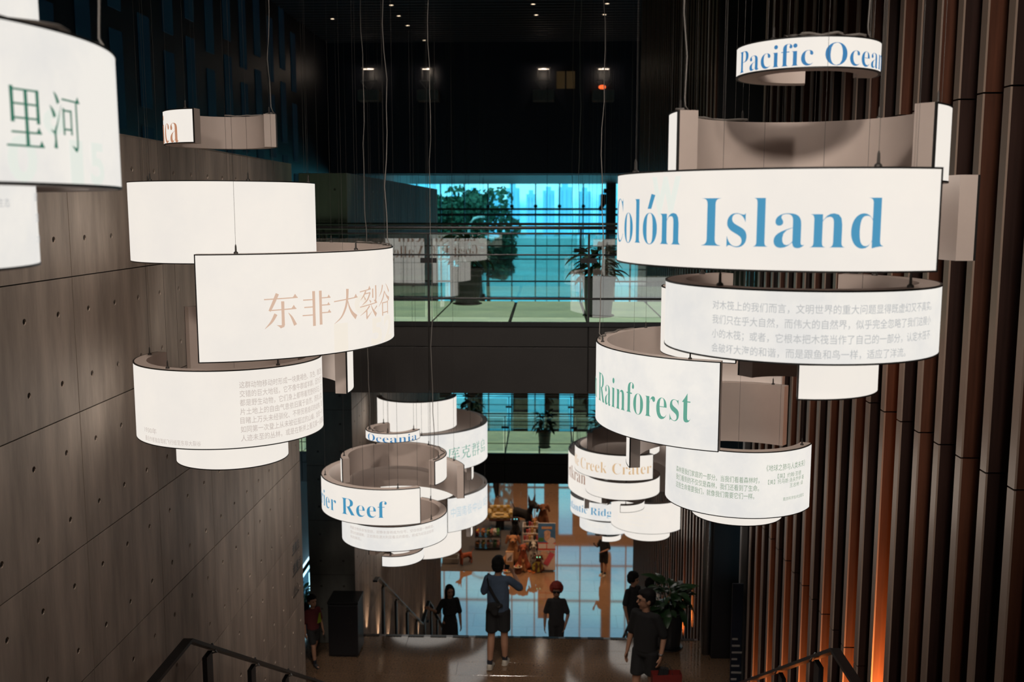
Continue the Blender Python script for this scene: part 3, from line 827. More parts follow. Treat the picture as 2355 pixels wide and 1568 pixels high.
sx = 0.20; tx.append((t2, INK_BROWN, pe - t2[2] * sx / r[2], 0.03, sx, 0.27))
lightbox('small curved lightbox with brown letters ending in ca, its grey back toward the right', *r, -276, deg(r, 446), tx, None, 3, -270, G)
lightbox('wide blank curved lightbox in front of the concrete wall, above the brown characters', *q['blank'], -132, 96, (), None, 4, None, G)
r = q['main']
tx = fit('song', '东非大裂谷', r, 608, 894, 0.295, 0.335, INK_TAN)
for s_, a, b, zf, hf in (('1', 768, 800, 0.03, 0.26), ('°', 815, 845, 0.12, 0.40), ('5', 853, 878, 0.03, 0.26), ('2', 882, 899, 0.03, 0.26)):
    tx += fit('sans', s_, r, a, b, zf, hf, INK_GHOST, 0.03)
for s_, a0, a1, zf in (('East African', 120, 194, 0.55), ('Great Rift Valley', 118, 203, 0.14)):
    t2 = text2d(serif(s_), -0.012)
    tx.append((t2, INK_RUST, math.radians(a0), zf, math.radians(a1 - a0) * r[2] / t2[2], 0.29))
lightbox('big curved lightbox with five large tan Chinese characters', *r, deg(r, 451), max(189.0, deg(r, 480, False) % 360), tx, None, 5, 82, G)
lightbox('open-ended curved lightbox showing its grey end, under the tan characters', *q['third'], deg(q['third'], 797), deg(q['third'], 427, False) % 360, (), None, 3, None, G)
r = q['text']
tx = para(['这群动物移动时形成一块黄褐色、灰色、暗红色', '交错的巨大地毯，它不像牛群或羊群，因为它们', '都是野生动物，它们身上都带着荒野的印记，这', '片土地上的自由气息依旧属于自然，而非人类。',
           '目睹上万头未经驯化、不带贸易烙印的动物，就', '如同第一次登上从未被征服过的山峰，发现一片', '人迹未至的丛林，或是在新斧上看见第一点斑痕。'], r, 550, 738, 0.775, 0.113, 0.078, INK_GREY, 0.004, 21)
tx += para(['1930年'], r, 334, 362, 0.16, 0.1, 0.07, INK_GREY, 0, 5) + para(['最后作者独自驾机飞行经至东非大裂谷'], r, 336, 464, 0.055, 0.1, 0.06, INK_GREY, 0, 17)
lightbox('curved lightbox with seven lines of pale brown Chinese text before the concrete wall', *r, -128, 118, tx, None, 4, None, G)
lightbox('blank curved lightbox hanging lowest beneath the pale brown text', *q['low'], -95, 104, (), None, 3, None, G)

# ---- right stack: rainforest
Y3 = 7.9; X3, RS = solve2(1590, 1798, 1200, Y3)
q = qstack(Y3, X3, 1.4 - 1.043, 1.0, {'main': solve1(X3, Y3, 1370, 900), 'third': solve1(X3, Y3, 1440, 1050), 'text': solve1(X3, Y3, 1530, 1110), 'low': RS})
q['low'] = q['low'][:3] + (zpx(1695, 1190, Y3 - RS), zpx(1695, 1210, Y3 - RS))
G = 'lightboxes of the rainforest stack'
lightbox('curved lightbox mostly hidden behind the raft text, above Rainforest', *q['blank'], -100, deg(q['blank'], 1695), (), None, 3, None, G)
r = q['main']
tx = fit('serif', 'Rainforest', r, 1378, 1590, 0.30, 0.37, INK_GREEN, prefix='Amazon')
lightbox('big curved lightbox reading Rainforest in green serif letters', *r, deg(r, 1807, False) - 360, deg(r, 1655), tx, LAMP_COOL, 4, -82, G)
lightbox('curved lightbox seen from its beige inner side, behind the Rainforest sign', *q['third'], deg(q['third'], 1812, False) - 360, deg(q['third'], 1449), (), None, 3, None, G)
r = q['text']
tx = para(['森林是我们家庭的一部分。当我们看着森林时，', '我们看到的不仅仅是森林，我们还看到了生命。', '这些生命需要我们，就像我们需要它们一样。'], r, 1556, 1748, 0.545, 0.12, 0.085, INK_MOSS, 0.003, 21)
tx += para(['《地球之肺与人类未来》'], r, 1762, 1851, 0.72, 0.1, 0.09, INK_MOSS, 0, 11) + para(['【英】约翰·亚德'], r, 1788, 1842, 0.60, 0.1, 0.065, INK_MOSS, 0, 8)
tx += para(['【美】托马斯·洛夫乔伊 著'], r, 1766, 1848, 0.52, 0.1, 0.065, INK_MOSS, 0, 13) + para(['王志彬 译'], r, 1815, 1846, 0.44, 0.1, 0.06, INK_MOSS, 0, 5) + para(['南京科学技术出版社'], r, 1800, 1848, 0.25, 0.1, 0.05, INK_MOSS, 0, 9)
lightbox('cloud-patterned curved lightbox with three lines of green Chinese text', *r, -110, deg(r, 1864), tx, LAMP_COOL, 3, None, G)
lightbox('thin sliver of a curved lightbox lowest beneath the three green lines', *q['low'], -95, 95, (), None, 3, None, G)

# ---- middle left stack: Oceania / Reef
def pstack(Y, X, top, sc, small=(0.486, 0.383), ring2=(0.185, -0.087), main=-0.394, text=(-0.477, -0.757), low=(-0.907, -1.028), rad=()):
    R = 0.79 * sc; rad = dict(rad)
    d_ = {'small': (X, Y, R * 0.39, top + small[0] * sc, top + small[1] * sc), 'ring2': (X, Y, R * 0.735, top + ring2[0] * sc, top + ring2[1] * sc),
            'main': (X, Y, R, top, top + main * sc), 'text': (X, Y, R * 0.735, top + text[0] * sc, top + text[1] * sc), 'low': (X, Y, R * 0.39, top + low[0] * sc, top + low[1] * sc)}
    return {k: v[:2] + (rad.get(k, v[2]),) + v[3:] for k, v in d_.items()}
Y4 = 10.95; X4, R4 = solve2(785, 1028, 1150, Y4)
q = pstack(Y4, X4, 1.4 - 2.933, 1.0, rad={'small': solve2(840, 967, 1005, Y4)[1], 'ring2': R4, 'text': R4, 'main': solve1(X4, Y4, 740, 1160), 'low': solve1(X4, Y4, 975, 1290)})
G = 'lightboxes of the reef stack'
r = q['small']
tx = fit('serif', 'Oceania', r, 847, 958, 0.05, 0.80, INK_DEEP)
lightbox('small curved lightbox reading Oceania in blue', *r, -170, 72, tx, None, 4, -75, G)
lightbox('curved lightbox turned away, its beige inner side open toward the viewer below Oceania', *q['ring2'], deg(q['ring2'], 1000), 360 + deg(q['ring2'], 787), (), None, 4, 50, G)
r = q['main']
tx = fit('serif', 'Reef', r, 786, 890, 0.22, 0.48, INK_BLUE, prefix='Barrier')
lightbox('curved lightbox reading Reef in large blue letters with its open end at right', *r, -262, deg(r, 967), tx, None, 4, None, G)
r = q['text']
tx = para(['随着生物多样性受损，寂静本身将成为信号，空白也是一种痕迹。', '漂白的珊瑚礁，正如我在澳大利亚看见的那些，将成为纪念这些损', '失的碑石。'], r, 806, 998, 0.74, 0.19, 0.115, INK_GREY, 0.0, 29)
lightbox('curved lightbox with three lines of faint grey text under Reef', *r, -138, deg(r, 970, False), tx, LAMP_COOL, 4, None, G)
lightbox('small blank curved lightbox lowest under the Reef stack', *q['low'], deg(q['low'], 878), 250, (), LAMP_COOL, 3, None, G)

# ---- beyond the upper footbridge, left: Cook Islands and the Antarctic station
Y5 = 16.67; X5, RS = solve2(868, 1050, 960, Y5)
q = qstack(Y5, X5, 1.4 - 3.588, 1.0, {'blank': RS, 'main': solve1(X5, Y5, 1121, 1020), 'third': solve1(X5, Y5, 1089, 1110)})
G = 'lightboxes beyond the footbridge at left'
lightbox('blank curved lightbox right under the edge of the footbridge', *q['blank'], -95, 97, (), None, 3, None, G)
r = q['main']
tx = fit('song', '库克群岛', r, 1030, 1115, 0.27, 0.36, INK_GREEN)
lightbox('big curved lightbox with four pale green Chinese characters behind Oceania', *r, -9.5, 205, tx, LAMP_COOL, 4, None, G)
lightbox('curved lightbox end piece hanging just under the pale green characters', *q['third'], 71, 206, (), None, 3, None, G)
lightbox('curved lightbox glimpsed between the Reef sign and the pale blue characters', *q['text'], -90, 126, (), None, 3, None, G)
Y6 = 18.3; X6 = at(977, 1180, Y6).x
q = qstack(Y6, X6, 1.4 - 5.14, 1.0, {'main': solve1(X6, Y6, 1121, 1180), 'third': solve1(X6, Y6, 1087, 1260), 'text': solve1(X6, Y6, 1061, 1280)})
G = 'lightboxes of the pale blue station stack'
r = q['main']
t2s = []
for i, ch in enumerate('中国南极中山站'):
    a = 1037 + 13.2 * i * (1 - i * 0.012)
    t2s += fit('sans', ch, r, a, a + 11.0 - i * 0.5, 0.45, 0.22, INK_FAINTBLUE, 0.0)
lightbox('curved lightbox with a row of pale blue Chinese characters behind the Reef stack', *r, deg(r, 1029), 195, t2s, LAMP_COOL, 4, None, G)
lightbox('short hanging curved lightbox end below the pale blue characters', *q['third'], 71, 206, (), None, 3, None, G)
lightbox('blank curved lightbox lowest behind the Reef stack, left of the dogs', *q['text'], -90, 126, (), None, 3, None, G)

# ---- beyond the upper footbridge, right: crater, rtkran, ridge
Y7 = 16.3; X7, R7 = solve2(1347, 1517, 1110, Y7)
q = pstack(Y7, X7, 1.4 - 3.89, 1.04, rad={'text': R7, 'ring2': solve1(X7, Y7, 1350, 1010), 'main': solve1(X7, Y7, 1322, 1060), 'low': solve1(X7, Y7, 1482, 1150)})
G = 'lightboxes of the crater stack'
lightbox('curved lightbox end just under the Rainforest sign, above Creek Crater', *q['ring2'], 45, 278, (), None, 3, None, G)
r = q['main']
tx = fit('serif', 'Creek', r, 1336, 1396, 0.25, 0.45, INK_SAND, prefix='Wolfe') + fit('serif', 'Crater', r, 1408, 1498, 0.25, 0.45, INK_SAND)
lightbox('curved lightbox reading Creek Crater in sandy letters', *r, -262, deg(r, 1502), tx, None, 4, -85, G)
r = q['text']
tx = para(['我们看到的不仅仅是大自然，而伟大的自然界', '似乎完全忽略了我们，当我们看着生命时它们', '需要我们。'], r, 1366, 1498, 0.72, 0.2, 0.11, INK_GHOST, 0.0, 20)
lightbox('curved lightbox with faint lines directly under Creek Crater', *r, -138, 150, tx, None, 3, None, G)
lightbox('small blank curved lightbox lowest under Creek Crater', *q['low'], deg(q['low'], 1426), 250, (), None, 3, None, G)
Y8 = 18.4; X8, RS = solve2(1436, 1540, 1235, Y8)
q = qstack(Y8, X8, 1.4 - 4.49, 1.12, {'main': solve1(X8, Y8, 1307, 1090), 'third': solve1(X8, Y8, 1343, 1165), 'text': solve1(X8, Y8, 1405, 1190), 'low': RS})
G = 'lightboxes of the rust lettered stack'
r = q['main']
tx = fit('serif', 'rtkran', r, 1309, 1347, 0.36, 0.36, INK_RUST)
lightbox('curved lightbox with rust brown letters at the left of Creek Crater', *r, -195, deg(r, 1398), tx, None, 3, -84, G)
lightbox('curved lightbox with a grey end crossing the Ridge letters', *q['third'], -200, deg(q['third'], 1345), (), None, 3, None, G)
r = q['text']
tx = para(['森林是我们家庭的一部分当', '我们看到的不仅仅是森林我', '这些生命需要我们就像我们', '需要它们一样我们还看到了', '生命当我们看着森林时'], r, 1422, 1515, 0.80, 0.14, 0.07, INK_GHOST, 0.0, 14)
lightbox('wide curved lightbox with faint lines right of the Ridge letters', *r, -110, deg(r, 1565), tx, None, 3, None, G)
lightbox('blank curved lightbox lowest, left of the far fins', *q['low'], -95, 95, (), None, 3, None, G)
Y9 = 21.5; X9 = at(1398, 1190, Y9).x
q = pstack(Y9, X9, 1.4 - 6.24, 1.0, rad={'main': solve1(X9, Y9, 1312, 1170), 'text': solve1(X9, Y9, 1333, 1205), 'low': solve1(X9, Y9, 1428, 1235)})
G = 'lightboxes of the ridge stack'
r = q['main']
tx = fit('serif', 'Ridge', r, 1358, 1418, 0.30, 0.42, INK_BLUE, prefix='Atlantic')
lightbox('far curved lightbox reading Ridge in blue letters', *r, -262, 60, tx, LAMP_COOL, 3, None, G)
lightbox('far curved lightbox with faint lines under the Ridge letters', *q['text'], -138, 150, para(['我们还看到了生命自然界', '小小的木筏适应了洋流'], q['text'], 1350, 1405, 0.7, 0.2, 0.12, INK_GHOST, 0, 14), LAMP_COOL, 3, None, G)
lightbox('tiny far curved lightbox hanging over the person with the phone', *q['low'], -25, 250, (), None, 3, None, G)
# =================================================================== PEOPLE
def ico_pts(c, r, rot=None):
    bm = bmesh.new(); bmesh.ops.create_icosphere(bm, subdivisions=2, radius=1)
    out = []
    for v in bm.verts:
        p = Vector((v.co.x * r[0], v.co.y * r[1], v.co.z * r[2]))
        if rot is not None: p = rot @ p
        out.append(p + Vector(c))
    bm.free(); return out
def hull_into(bm, pts):
    b = bmesh.new()
    for p in pts: b.verts.new(p)
    bmesh.ops.convex_hull(b, input=b.verts[:])
    me = bpy.data.meshes.new('h'); b.to_mesh(me); b.free(); bm.from_mesh(me); bpy.data.meshes.remove(me)
def ell(c, r): return ico_pts(c, r)
def cap(p, r0, q, r1): return ico_pts(p, (r0,) * 3) + ico_pts(q, (r1,) * 3)
def hul(c0, r0, c1, r1): return ico_pts(c0, r0) + ico_pts(c1, r1)
def blob(shapes, voxel, name, smooth=3):
    """one continuous skin grown around a set of convex volumes"""
    bm = bmesh.new()
    for s in shapes: hull_into(bm, s)
    me = bpy.data.meshes.new(name); bm.to_mesh(me); bm.free()
    o = bpy.data.objects.new('tmp', me); WORK.collection.objects.link(o)
    m = o.modifiers.new('r', 'REMESH'); m.mode = 'VOXEL'; m.voxel_size = voxel
    s = o.modifiers.new('s', 'SMOOTH'); s.factor = 0.5; s.iterations = smooth
    out = evaluated_mesh(o); out.name = name
    bpy.data.objects.remove(o); bpy.data.meshes.remove(me)
    for p in out.polygons: p.use_smooth = True
    return out
SKIN = mat('skin', (0.36, 0.19, 0.12, 1), 0.55, 0, 0.08, 6)
HAIR = mat('black hair', (0.008, 0.007, 0.007, 1), 0.75, 0, 0.4, 40, (6, 6, 1), spec=0.15)
REDHAIR = mat('red hair', (0.30, 0.028, 0.015, 1), 0.6, 0, 0.4, 40)
def cloth(name, c): return mat(name, c, 0.9, 0, 0.15, 14, bump=0.15)
T_BLUE = cloth('slate blue cotton', (0.055, 0.085, 0.135, 1)); T_BLACK = cloth('black cotton', (0.010, 0.010, 0.011, 1)); T_CHAR = cloth('charcoal shirting', (0.030, 0.029, 0.030, 1))
T_WHITE = cloth('white cotton', (0.65, 0.58, 0.52, 1)); T_RED = cloth('dark red jersey', (0.09, 0.012, 0.014, 1)); SHOE_W = mat('off white shoe leather', (0.42, 0.38, 0.32, 1), 0.6)
SHOE_D = mat('dark shoe canvas', (0.03, 0.03, 0.035, 1), 0.7); LIME = mat('lime print', (0.35, 0.42, 0.02, 1), 0.7); SOCK = cloth('dark sock', (0.012, 0.014, 0.022, 1))

def hand(wr, d, s, curl, k):
    """palm and five fingers from the wrist wr along d; s points to the thumb side"""
    d, s, curl = d.normalized(), s.normalized(), curl.normalized()
    out = [ico_pts(wr, (0.021 * k,) * 3) + ico_pts(wr + d * 0.075 * k + s * 0.026 * k, (0.014 * k,) * 3) + ico_pts(wr + d * 0.078 * k - s * 0.028 * k, (0.014 * k,) * 3)]
    for i, L in enumerate((0.070, 0.082, 0.076, 0.058)):
        b = wr + d * 0.080 * k + s * (0.028 - 0.0195 * i) * k
        m = b + d * L * 0.5 * k + curl * 0.010 * k; t = m + (d * 0.75 + curl * 0.65).normalized() * L * 0.5 * k
        out += [cap(b, 0.0092 * k, m, 0.0088 * k), cap(m, 0.0088 * k, t, 0.0078 * k)]
    b = wr + d * 0.028 * k + s * 0.020 * k; m = b + (s * 0.8 + d * 0.7 + curl * 0.2).normalized() * 0.036 * k; t = m + (d + s * 0.2 + curl * 0.3).normalized() * 0.030 * k
    out += [cap(b, 0.013 * k, m, 0.0105 * k), cap(m, 0.0102 * k, t, 0.0085 * k)]
    return out
def person(label, loc, rotz, h, pose=None, top=T_BLACK, bottom=T_BLACK, style='shorts', hair=HAIR, hairstyle='short', shoes=SHOE_W, sleeve=0.7, voxel=0.0085, head_turn=0.0, socks=True, collar=False, ks=1.12):
    J = {}; h = h / (1 + .135 * (ks - 1))
    for nm, sg in (('a', -1), ('b', 1)):
        J['ankle' + nm] = (sg * .052, 0.01, .045); J['knee' + nm] = (sg * .053, -.005, .285); J['hip' + nm] = (sg * .052, 0, .515)
        J['shoulder' + nm] = (sg * .094, 0, .806); J['elbow' + nm] = (sg * .135, .012, .635); J['wrist' + nm] = (sg * .142, -.035, .495)
        J['thumb' + nm] = (0, -1, 0); J['curl' + nm] = (-sg, 0, 0)
    if pose: J.update(pose)
    P = {k: (Vector(v) * h if not (k.startswith('thumb') or k.startswith('curl')) else Vector(v)) for k, v in J.items()}
    root = thing('person', label, 'person', loc, rotz)
    sc = lambda *t: Vector(t) * h
    rr = lambda *t: tuple(x * h for x in t)
    Rh = Matrix.Rotation(head_turn, 3, 'Z')
    # the head is scaled by ks about the chin; the whole figure keeps its height
    hp = lambda x, y, z: Rh @ Vector((x, y, 0)) * h * ks + Vector((0, 0, (.865 + (z - .865) * ks) * h))
    def hell(x, y, z, a, b, c): return ico_pts(hp(x, y, z), rr(a * ks, b * ks, c * ks), Rh)
    body = [hul(sc(0, 0, .545), rr(.080, .055, .05), sc(0, 0, .62), rr(.074, .050, .05)), hul(sc(0, 0, .62), rr(.074, .050, .05), sc(0, 0, .75), rr(.082, .050, .05)),
            cap(P['shouldera'], .024 * h, P['shoulderb'], .024 * h), hul(sc(0, .006, .79), rr(.04, .032, .03), sc(0, -.002, .865), rr(.031, .033, .03)),
            hell(0, 0.002, .935, .046, .057, .063), hell(0, -.014, .905, .037, .042, .048), hell(0, -.028, .885, .020, .022, .016),
            cap(hp(0, -.052, .930), .006 * h, hp(0, -.065, .911), .0088 * h), hell(0, -.052, .945, .03, .010, .007), hell(0, -.050, .893, .017, .010, .006),
            hell(-.047, .004, .918, .007, .014, .021), hell(.047, .004, .918, .007, .014, .021)]
    for n in 'ab':
        body += [cap(P['hip' + n], .050 * h, P['knee' + n], .033 * h), cap(P['knee' + n], .033 * h, P['knee' + n].lerp(P['ankle' + n], .35) + Vector((0, .006 * h, 0)), .034 * h),
                 cap(P['knee' + n].lerp(P['ankle' + n], .35) + Vector((0, .006 * h, 0)), .034 * h, P['ankle' + n], .021 * h),
                 hul(P['ankle' + n] + sc(0, .005, -.02), rr(.019, .02, .02), P['ankle' + n] + sc(0, -.085, -.030), rr(.022, .03, .012)),
                 cap(P['shoulder' + n], .027 * h, P['elbow' + n], .0235 * h), cap(P['elbow' + n], .0245 * h, P['wrist' + n], .0155 * h)]
        d = P['wrist' + n] - P['elbow' + n]
        body += hand(P['wrist' + n] + d.normalized() * 0.006, d, P['thumb' + n] - d.normalized() * P['thumb' + n].dot(d.normalized()), P['curl' + n], h / 1.72)
    obj('body', blob(body, voxel, 'body', 2), SKIN, root)
    ey = bmesh.new()
    for sg in (-1, 1):
        b = bmesh.new(); bmesh.ops.create_icosphere(b, subdivisions=1, radius=.0075 * h, matrix=Matrix.Translation(hp(sg * .019, -.0525, .932)))
        me = bpy.data.meshes.new('e'); b.to_mesh(me); b.free(); ey.from_mesh(me)
    obj('eyes', ey, HAIR, root)
    # clothing
    hem = .50 if style != 'dress' else .60
    sh = [hul(sc(0, 0, .805), rr(.080, .054, .03), sc(0, 0, .68), rr(.103, .070, .05)), hul(sc(0, 0, .68), rr(.103, .070, .05), sc(0, 0, hem + .03), rr(.101, .076, .03)), cap(P['shouldera'], .033 * h, P['shoulderb'], .033 * h),
          hul(sc(0, .008, .81), rr(.055, .045, .02), sc(0, .006, .838), rr(.042, .04, .012))]
    if collar: sh.append(hul(sc(0, .004, .842), rr(.043, .042, .010), sc(0, .004, .852), rr(.040, .040, .008)))
    for n in 'ab': sh.append(cap(P['shoulder' + n], .035 * h, P['shoulder' + n].lerp(P['elbow' + n], sleeve), .038 * h))
    obj('shirt' if style != 'dress' else 'dress_top', blob(sh, 0.013, 'shirt', 4), top, root)
    if style == 'dress':
        obj('skirt', blob([hul(sc(0, 0, .62), rr(.080, .062, .03), sc(0, .005, .48), rr(.108, .085, .04)), hul(sc(0, .005, .48), rr(.108, .085, .04), sc(0, .01, .12), rr(.125, .11, .03))], 0.014, 'skirt', 4), bottom, root)
    else:
        low = {'shorts': .62, 'trousers': 1.95, 'skirt': .75}[style]
        ps = [hul(sc(0, 0, .56), rr(.100, .070, .03), sc(0, 0, .50), rr(.100, .074, .03))]
        for n in 'ab':
            if style == 'trousers':
                ps += [cap(P['hip' + n], .060 * h, P['knee' + n], .046 * h), cap(P['knee' + n], .046 * h, P['ankle' + n] + sc(0, 0, .005), .036 * h)]
            else:
                e = P['hip' + n].lerp(P['knee' + n], low + .16)
                ps += [hul(P['hip' + n], rr(.060, .064, .03), e, rr(.056, .060, .012))]
        obj('trousers' if style == 'trousers' else 'shorts', blob(ps, 0.013, 'shorts', 3), bottom, root)
    for n in 'ab':
        a = P['ankle' + n]
        s1 = [hul(a + sc(0, .016, -.028), rr(.027, .022, .017), a + sc(0, -.088, -.033), rr(.030, .026, .012)), hul(a + sc(0, .012, -.012), rr(.025, .024, .02), a + sc(0, -.05, -.022), rr(.026, .03, .018))]
        so = obj('shoe', blob(s1, 0.010, 'shoe', 2), shoes, root)
        obj('sole', blob([hul(a + sc(0, .018, -.040), rr(.029, .026, .005), a + sc(0, -.090, -.040), rr(.032, .03, .005))], 0.008, 'sole', 1), shoes, so)
        if socks and style != 'dress':
            bm = bmesh.new(); hull_into(bm, cap(a + sc(0, 0, .005), .024 * h, a.lerp(P['knee' + n], .16), .0255 * h)); obj('sock', mesh_of(bm, 'sock', True), SOCK, root)
    hs = [hell(0, .012, .955, .051, .060, .052), hell(0, .024, .925, .050, .045, .052)]
    if hairstyle == 'short': hs += [hell(0, -.03, .978, .036, .026, .02), hell(-.043, .0, .935, .008, .02, .02), hell(.043, .0, .935, .008, .02, .02)]
    if hairstyle == 'mop': hs += [hell(0, -.030, .972, .050, .034, .028), hell(-.045, -.006, .942, .016, .034, .036), hell(.045, -.006, .942, .016, .034, .036), hell(0, 0, .990, .056, .058, .034), hell(-.05, .01, .95, .02, .045, .04), hell(.05, .01, .95, .02, .045, .04)]
    if hairstyle == 'long': hs += [hul(hp(0, .02, .94), rr(.052, .05, .05), hp(0, .045, .70), rr(.075, .030, .06)), hell(-.047, -.004, .91, .016, .034, .06), hell(.047, -.004, .91, .016, .034, .06)]
    obj('hair', blob(hs, 0.010, 'hair', 2), hair, root)
    return root, P, hp
def gp(px, py, z):
    d = ray(px, py); return EYE + d * ((z - EYE.z) / d.z)

# 1 man in a blue shirt, seen from behind, arms raised in front to take a picture
p = gp(1146, 1530, LAND); p.z = LAND
root, P, hp = person('man seen from behind in slate blue shirt and black shorts, sling bag on back', (p.x, p.y, LAND), PI - 0.12, 1.76,
    {'elbowa': (-.190, -.075, .700), 'wrista': (-.115, -.200, .770), 'elbowb': (.140, -.055, .650), 'wristb': (.060, -.175, .745), 'thumba': (0, 0, 1), 'thumbb': (0, 0, 1),
     'anklea': (-.055, -.03, .045), 'ankleb': (.062, .085, .05), 'kneeb': (.056, .035, .285), 'kneea': (-.054, -.01, .285)}, T_BLUE, T_BLACK, 'shorts', sleeve=0.85)
bagb = blob([hul((0.05, .145, 1.02), (.11, .035, .06), (.03, .150, .90), (.05, .03, .04)), hul((0.02, .145, 1.03), (.13, .04, .05), (0.09, .15, 0.98), (.07, .035, .05))], 0.011, 'sling_bag', 3)
bg_o = obj('sling_bag', bagb, T_BLACK, root)
bm = bmesh.new()
pts = [(-.06, .155, 1.03), (0.04, .150, 1.18), (0.12, .135, 1.32), (.155, .075, 1.42), (.165, 0.0, 1.455), (.15, -.08, 1.42), (.08, -.135, 1.26), (-.06, -.14, 1.10)]
for a, b in zip(pts, pts[1:]): flatbar(bm, a, b, 0.045, 0.008)
obj('strap', bm, T_BLACK, bg_o)
bm = bmesh.new(); box(bm, -.055, -.02, .186, .190, 1.02, 1.026); box(bm, -.055, -.049, .186, .190, 1.02, 1.045); obj('logo', bm, STEEL, bg_o)
ph = tag(obj('phone', bevbox(-0.04, 0.04, -0.005, 0.005, -0.08, 0.08, 0.006), BLACK), 'phone held up by the man in the slate blue shirt', 'phone')
ph.location = Vector((p.x, p.y, LAND)) + Matrix.Rotation(PI - 0.12, 3, 'Z') @ (Vector((-.012, -.275, .80)) * 1.76)
ph.rotation_euler = (0, PI / 2, PI - 0.12)

# 2 woman in a long black dress on the lower stair
def on_stair(px, ytop, Y, h):
    q = at(px, ytop, Y); return (q.x, Y, q.z - h)
YS = 18.35
def stair_z(y):
    n = 20; run = (21.6 - 15.66) / n; i = math.floor((y - 15.66) / run); return LAND - (i + 1) * (LAND + 8.95) / n
zst = stair_z(YS)
q = at(1034, 1345, YS); h = q.z - zst
person('woman in a long black dress with long black hair, hand on the rail side', (q.x, YS, zst), 0.35, h,
    {'elbowa': (-.175, -.03, .68), 'wrista': (-.285, -.055, .745), 'thumba': (0, 0, 1), 'curla': (0, -1, 0), 'wristb': (.140, -.03, .47), 'elbowb': (.135, .01, .63)}, T_BLACK, T_BLACK, 'dress', hairstyle='long', sleeve=0.95, shoes=SHOE_D)
# 3 red-haired kid with sunglasses climbing the stair
q = at(1280, 1341, YS); h = q.z - zst
root, P, hp = person('red-haired youth in dark glasses and charcoal shirt climbing the stair', (q.x, YS, zst), 0.0, h,
    {'wrista': (-.150, -.03, .475), 'wristb': (.115, -.075, .505), 'elbowb': (.150, -.005, .625), 'elbowa': (-.145, .01, .625)}, T_CHAR, T_CHAR, 'trousers', REDHAIR, 'mop', SHOE_D, 0.8, collar=True, ks=1.3)
h = h / (1 + .135 * .3)
bm = bmesh.new()
for sg in (-1, 1): hull_into(bm, ell(hp(sg * .021, -.060, .930), tuple(x * h * 1.3 for x in (.019, .006, .014))))
flatbar(bm, hp(-.045, -.058, .934), hp(.045, -.058, .934), 0.008, 0.006); flatbar(bm, hp(-.047, -.055, .934), hp(-.049, .0, .930), 0.008, 0.004); flatbar(bm, hp(.047, -.055, .934), hp(.049, .0, .930), 0.008, 0.004)
obj('sunglasses', bm, BLACK, root)
bm = bmesh.new()
for zz in (.60, .65, .70, .75): lathe(bm, [(.004, -.002), (.006, 0), (.004, .002)], 8, (0, -.080 * h, zz * h))
obj('button', bm, BLACK, root)
# 4 man with the red shopping bag
Y4p = 13.2; q = at(1487, 1354, Y4p); h = q.z - LAND
root, P, hp = person('man in black with a red shopping bag, looking left, at the right of the landing', (q.x, Y4p, LAND), -0.62, h,
    {'elbowb': (.145, .03, .655), 'wristb': (.152, -.03, .520), 'anklea': (-.05, -.07, .05), 'ankleb': (.05, .09, .05), 'kneea': (-.052, -.045, .285), 'kneeb': (.052, .02, .285)}, T_BLACK, T_BLACK, 'shorts', head_turn=-0.75, sleeve=0.9)
bm = bmesh.new(); lathe(bm, [(.031, -.012), (.034, -.006), (.034, .006), (.031, .012)], 14, P['wristb'] + Vector((0, 0, .03))); obj('wristwatch', bm, STEEL, root)
bm = bmesh.new()
for sg in (-1, 1):
    tube(bm, [hp(sg * .021 + .014 * math.cos(a), -.0625, .931 + .012 * math.sin(a)) for a in [i * PI / 5 for i in range(11)]], 0.0016, 5)
    tube(bm, [hp(sg * .036, -.060, .934), hp(sg * .049, 0, .928)], 0.0016, 5)
obj('spectacles', bm, DSTEEL, root)
Rm = Matrix.Rotation(-0.62, 3, 'Z'); wr = Vector((q.x, Y4p, LAND)) + Rm @ (P['wristb'] + Vector((0.0, -0.02, -0.10)))
REDBAG = mat('red paper bag', (0.17, 0.016, 0.013, 1), 0.55, 0, 0.12, 9)
sb = thing('shopping_bag', 'red paper shopping bag carried by the man in black', 'bag', (wr.x + 0.09, wr.y, wr.z - 0.52), 0.10)
bm = bmesh.new()
w0, d0, H0 = 0.19, 0.075, 0.40
bl = [bm.verts.new(v) for v in ((-w0, -d0, 0), (w0, -d0, 0), (w0, d0, 0), (-w0, d0, 0))]; tl = [bm.verts.new(v) for v in ((-w0 - .012, -d0, H0), (w0 + .012, -d0, H0), (w0 + .012, d0, H0), (-w0 - .012, d0, H0))]
gl = [bm.verts.new(v) for v in ((w0 - .02, 0, H0 * .55),)]
bm.faces.new(bl[::-1])
for k in range(4): bm.faces.new((bl[k], bl[(k + 1) % 4], tl[(k + 1) % 4], tl[k]))
for f in bm.faces: f.normal_update()
bmesh.ops.solidify(bm, geom=bm.faces[:], thickness=0.002)
obj('sack', bm, REDBAG, sb)
for sg in (-1, 1):
    bm = bmesh.new(); tube(bm, [(-.07, sg * d0, H0), (-.06, sg * d0 * .6, H0 + .07), (0, 0, H0 + .125), (.06, sg * d0 * .6, H0 + .07), (.07, sg * d0, H0)], 0.004); obj('cord_handle', bm, T_BLACK, sb)
bm = bmesh.new(); tube(bm, [(.055 * math.cos(i * PI / 8), -d0 - .003, .21 + .055 * math.sin(i * PI / 8)) for i in range(17)], 0.003, 5); flatbar(bm, (-.03, -d0 - .003, .19), (.03, -d0 - .003, .23), .006, .003); obj('emblem', bm, mat('dull gold print', (.30, .08, .03, 1), .5), sb)
bm = bmesh.new(); box(bm, -.10, .02, -.03, .04, .30, H0 + .06); bmesh.ops.rotate(bm, verts=bm.verts[:], cent=(0, 0, H0), matrix=Matrix.Rotation(.18, 3, 'Y'))
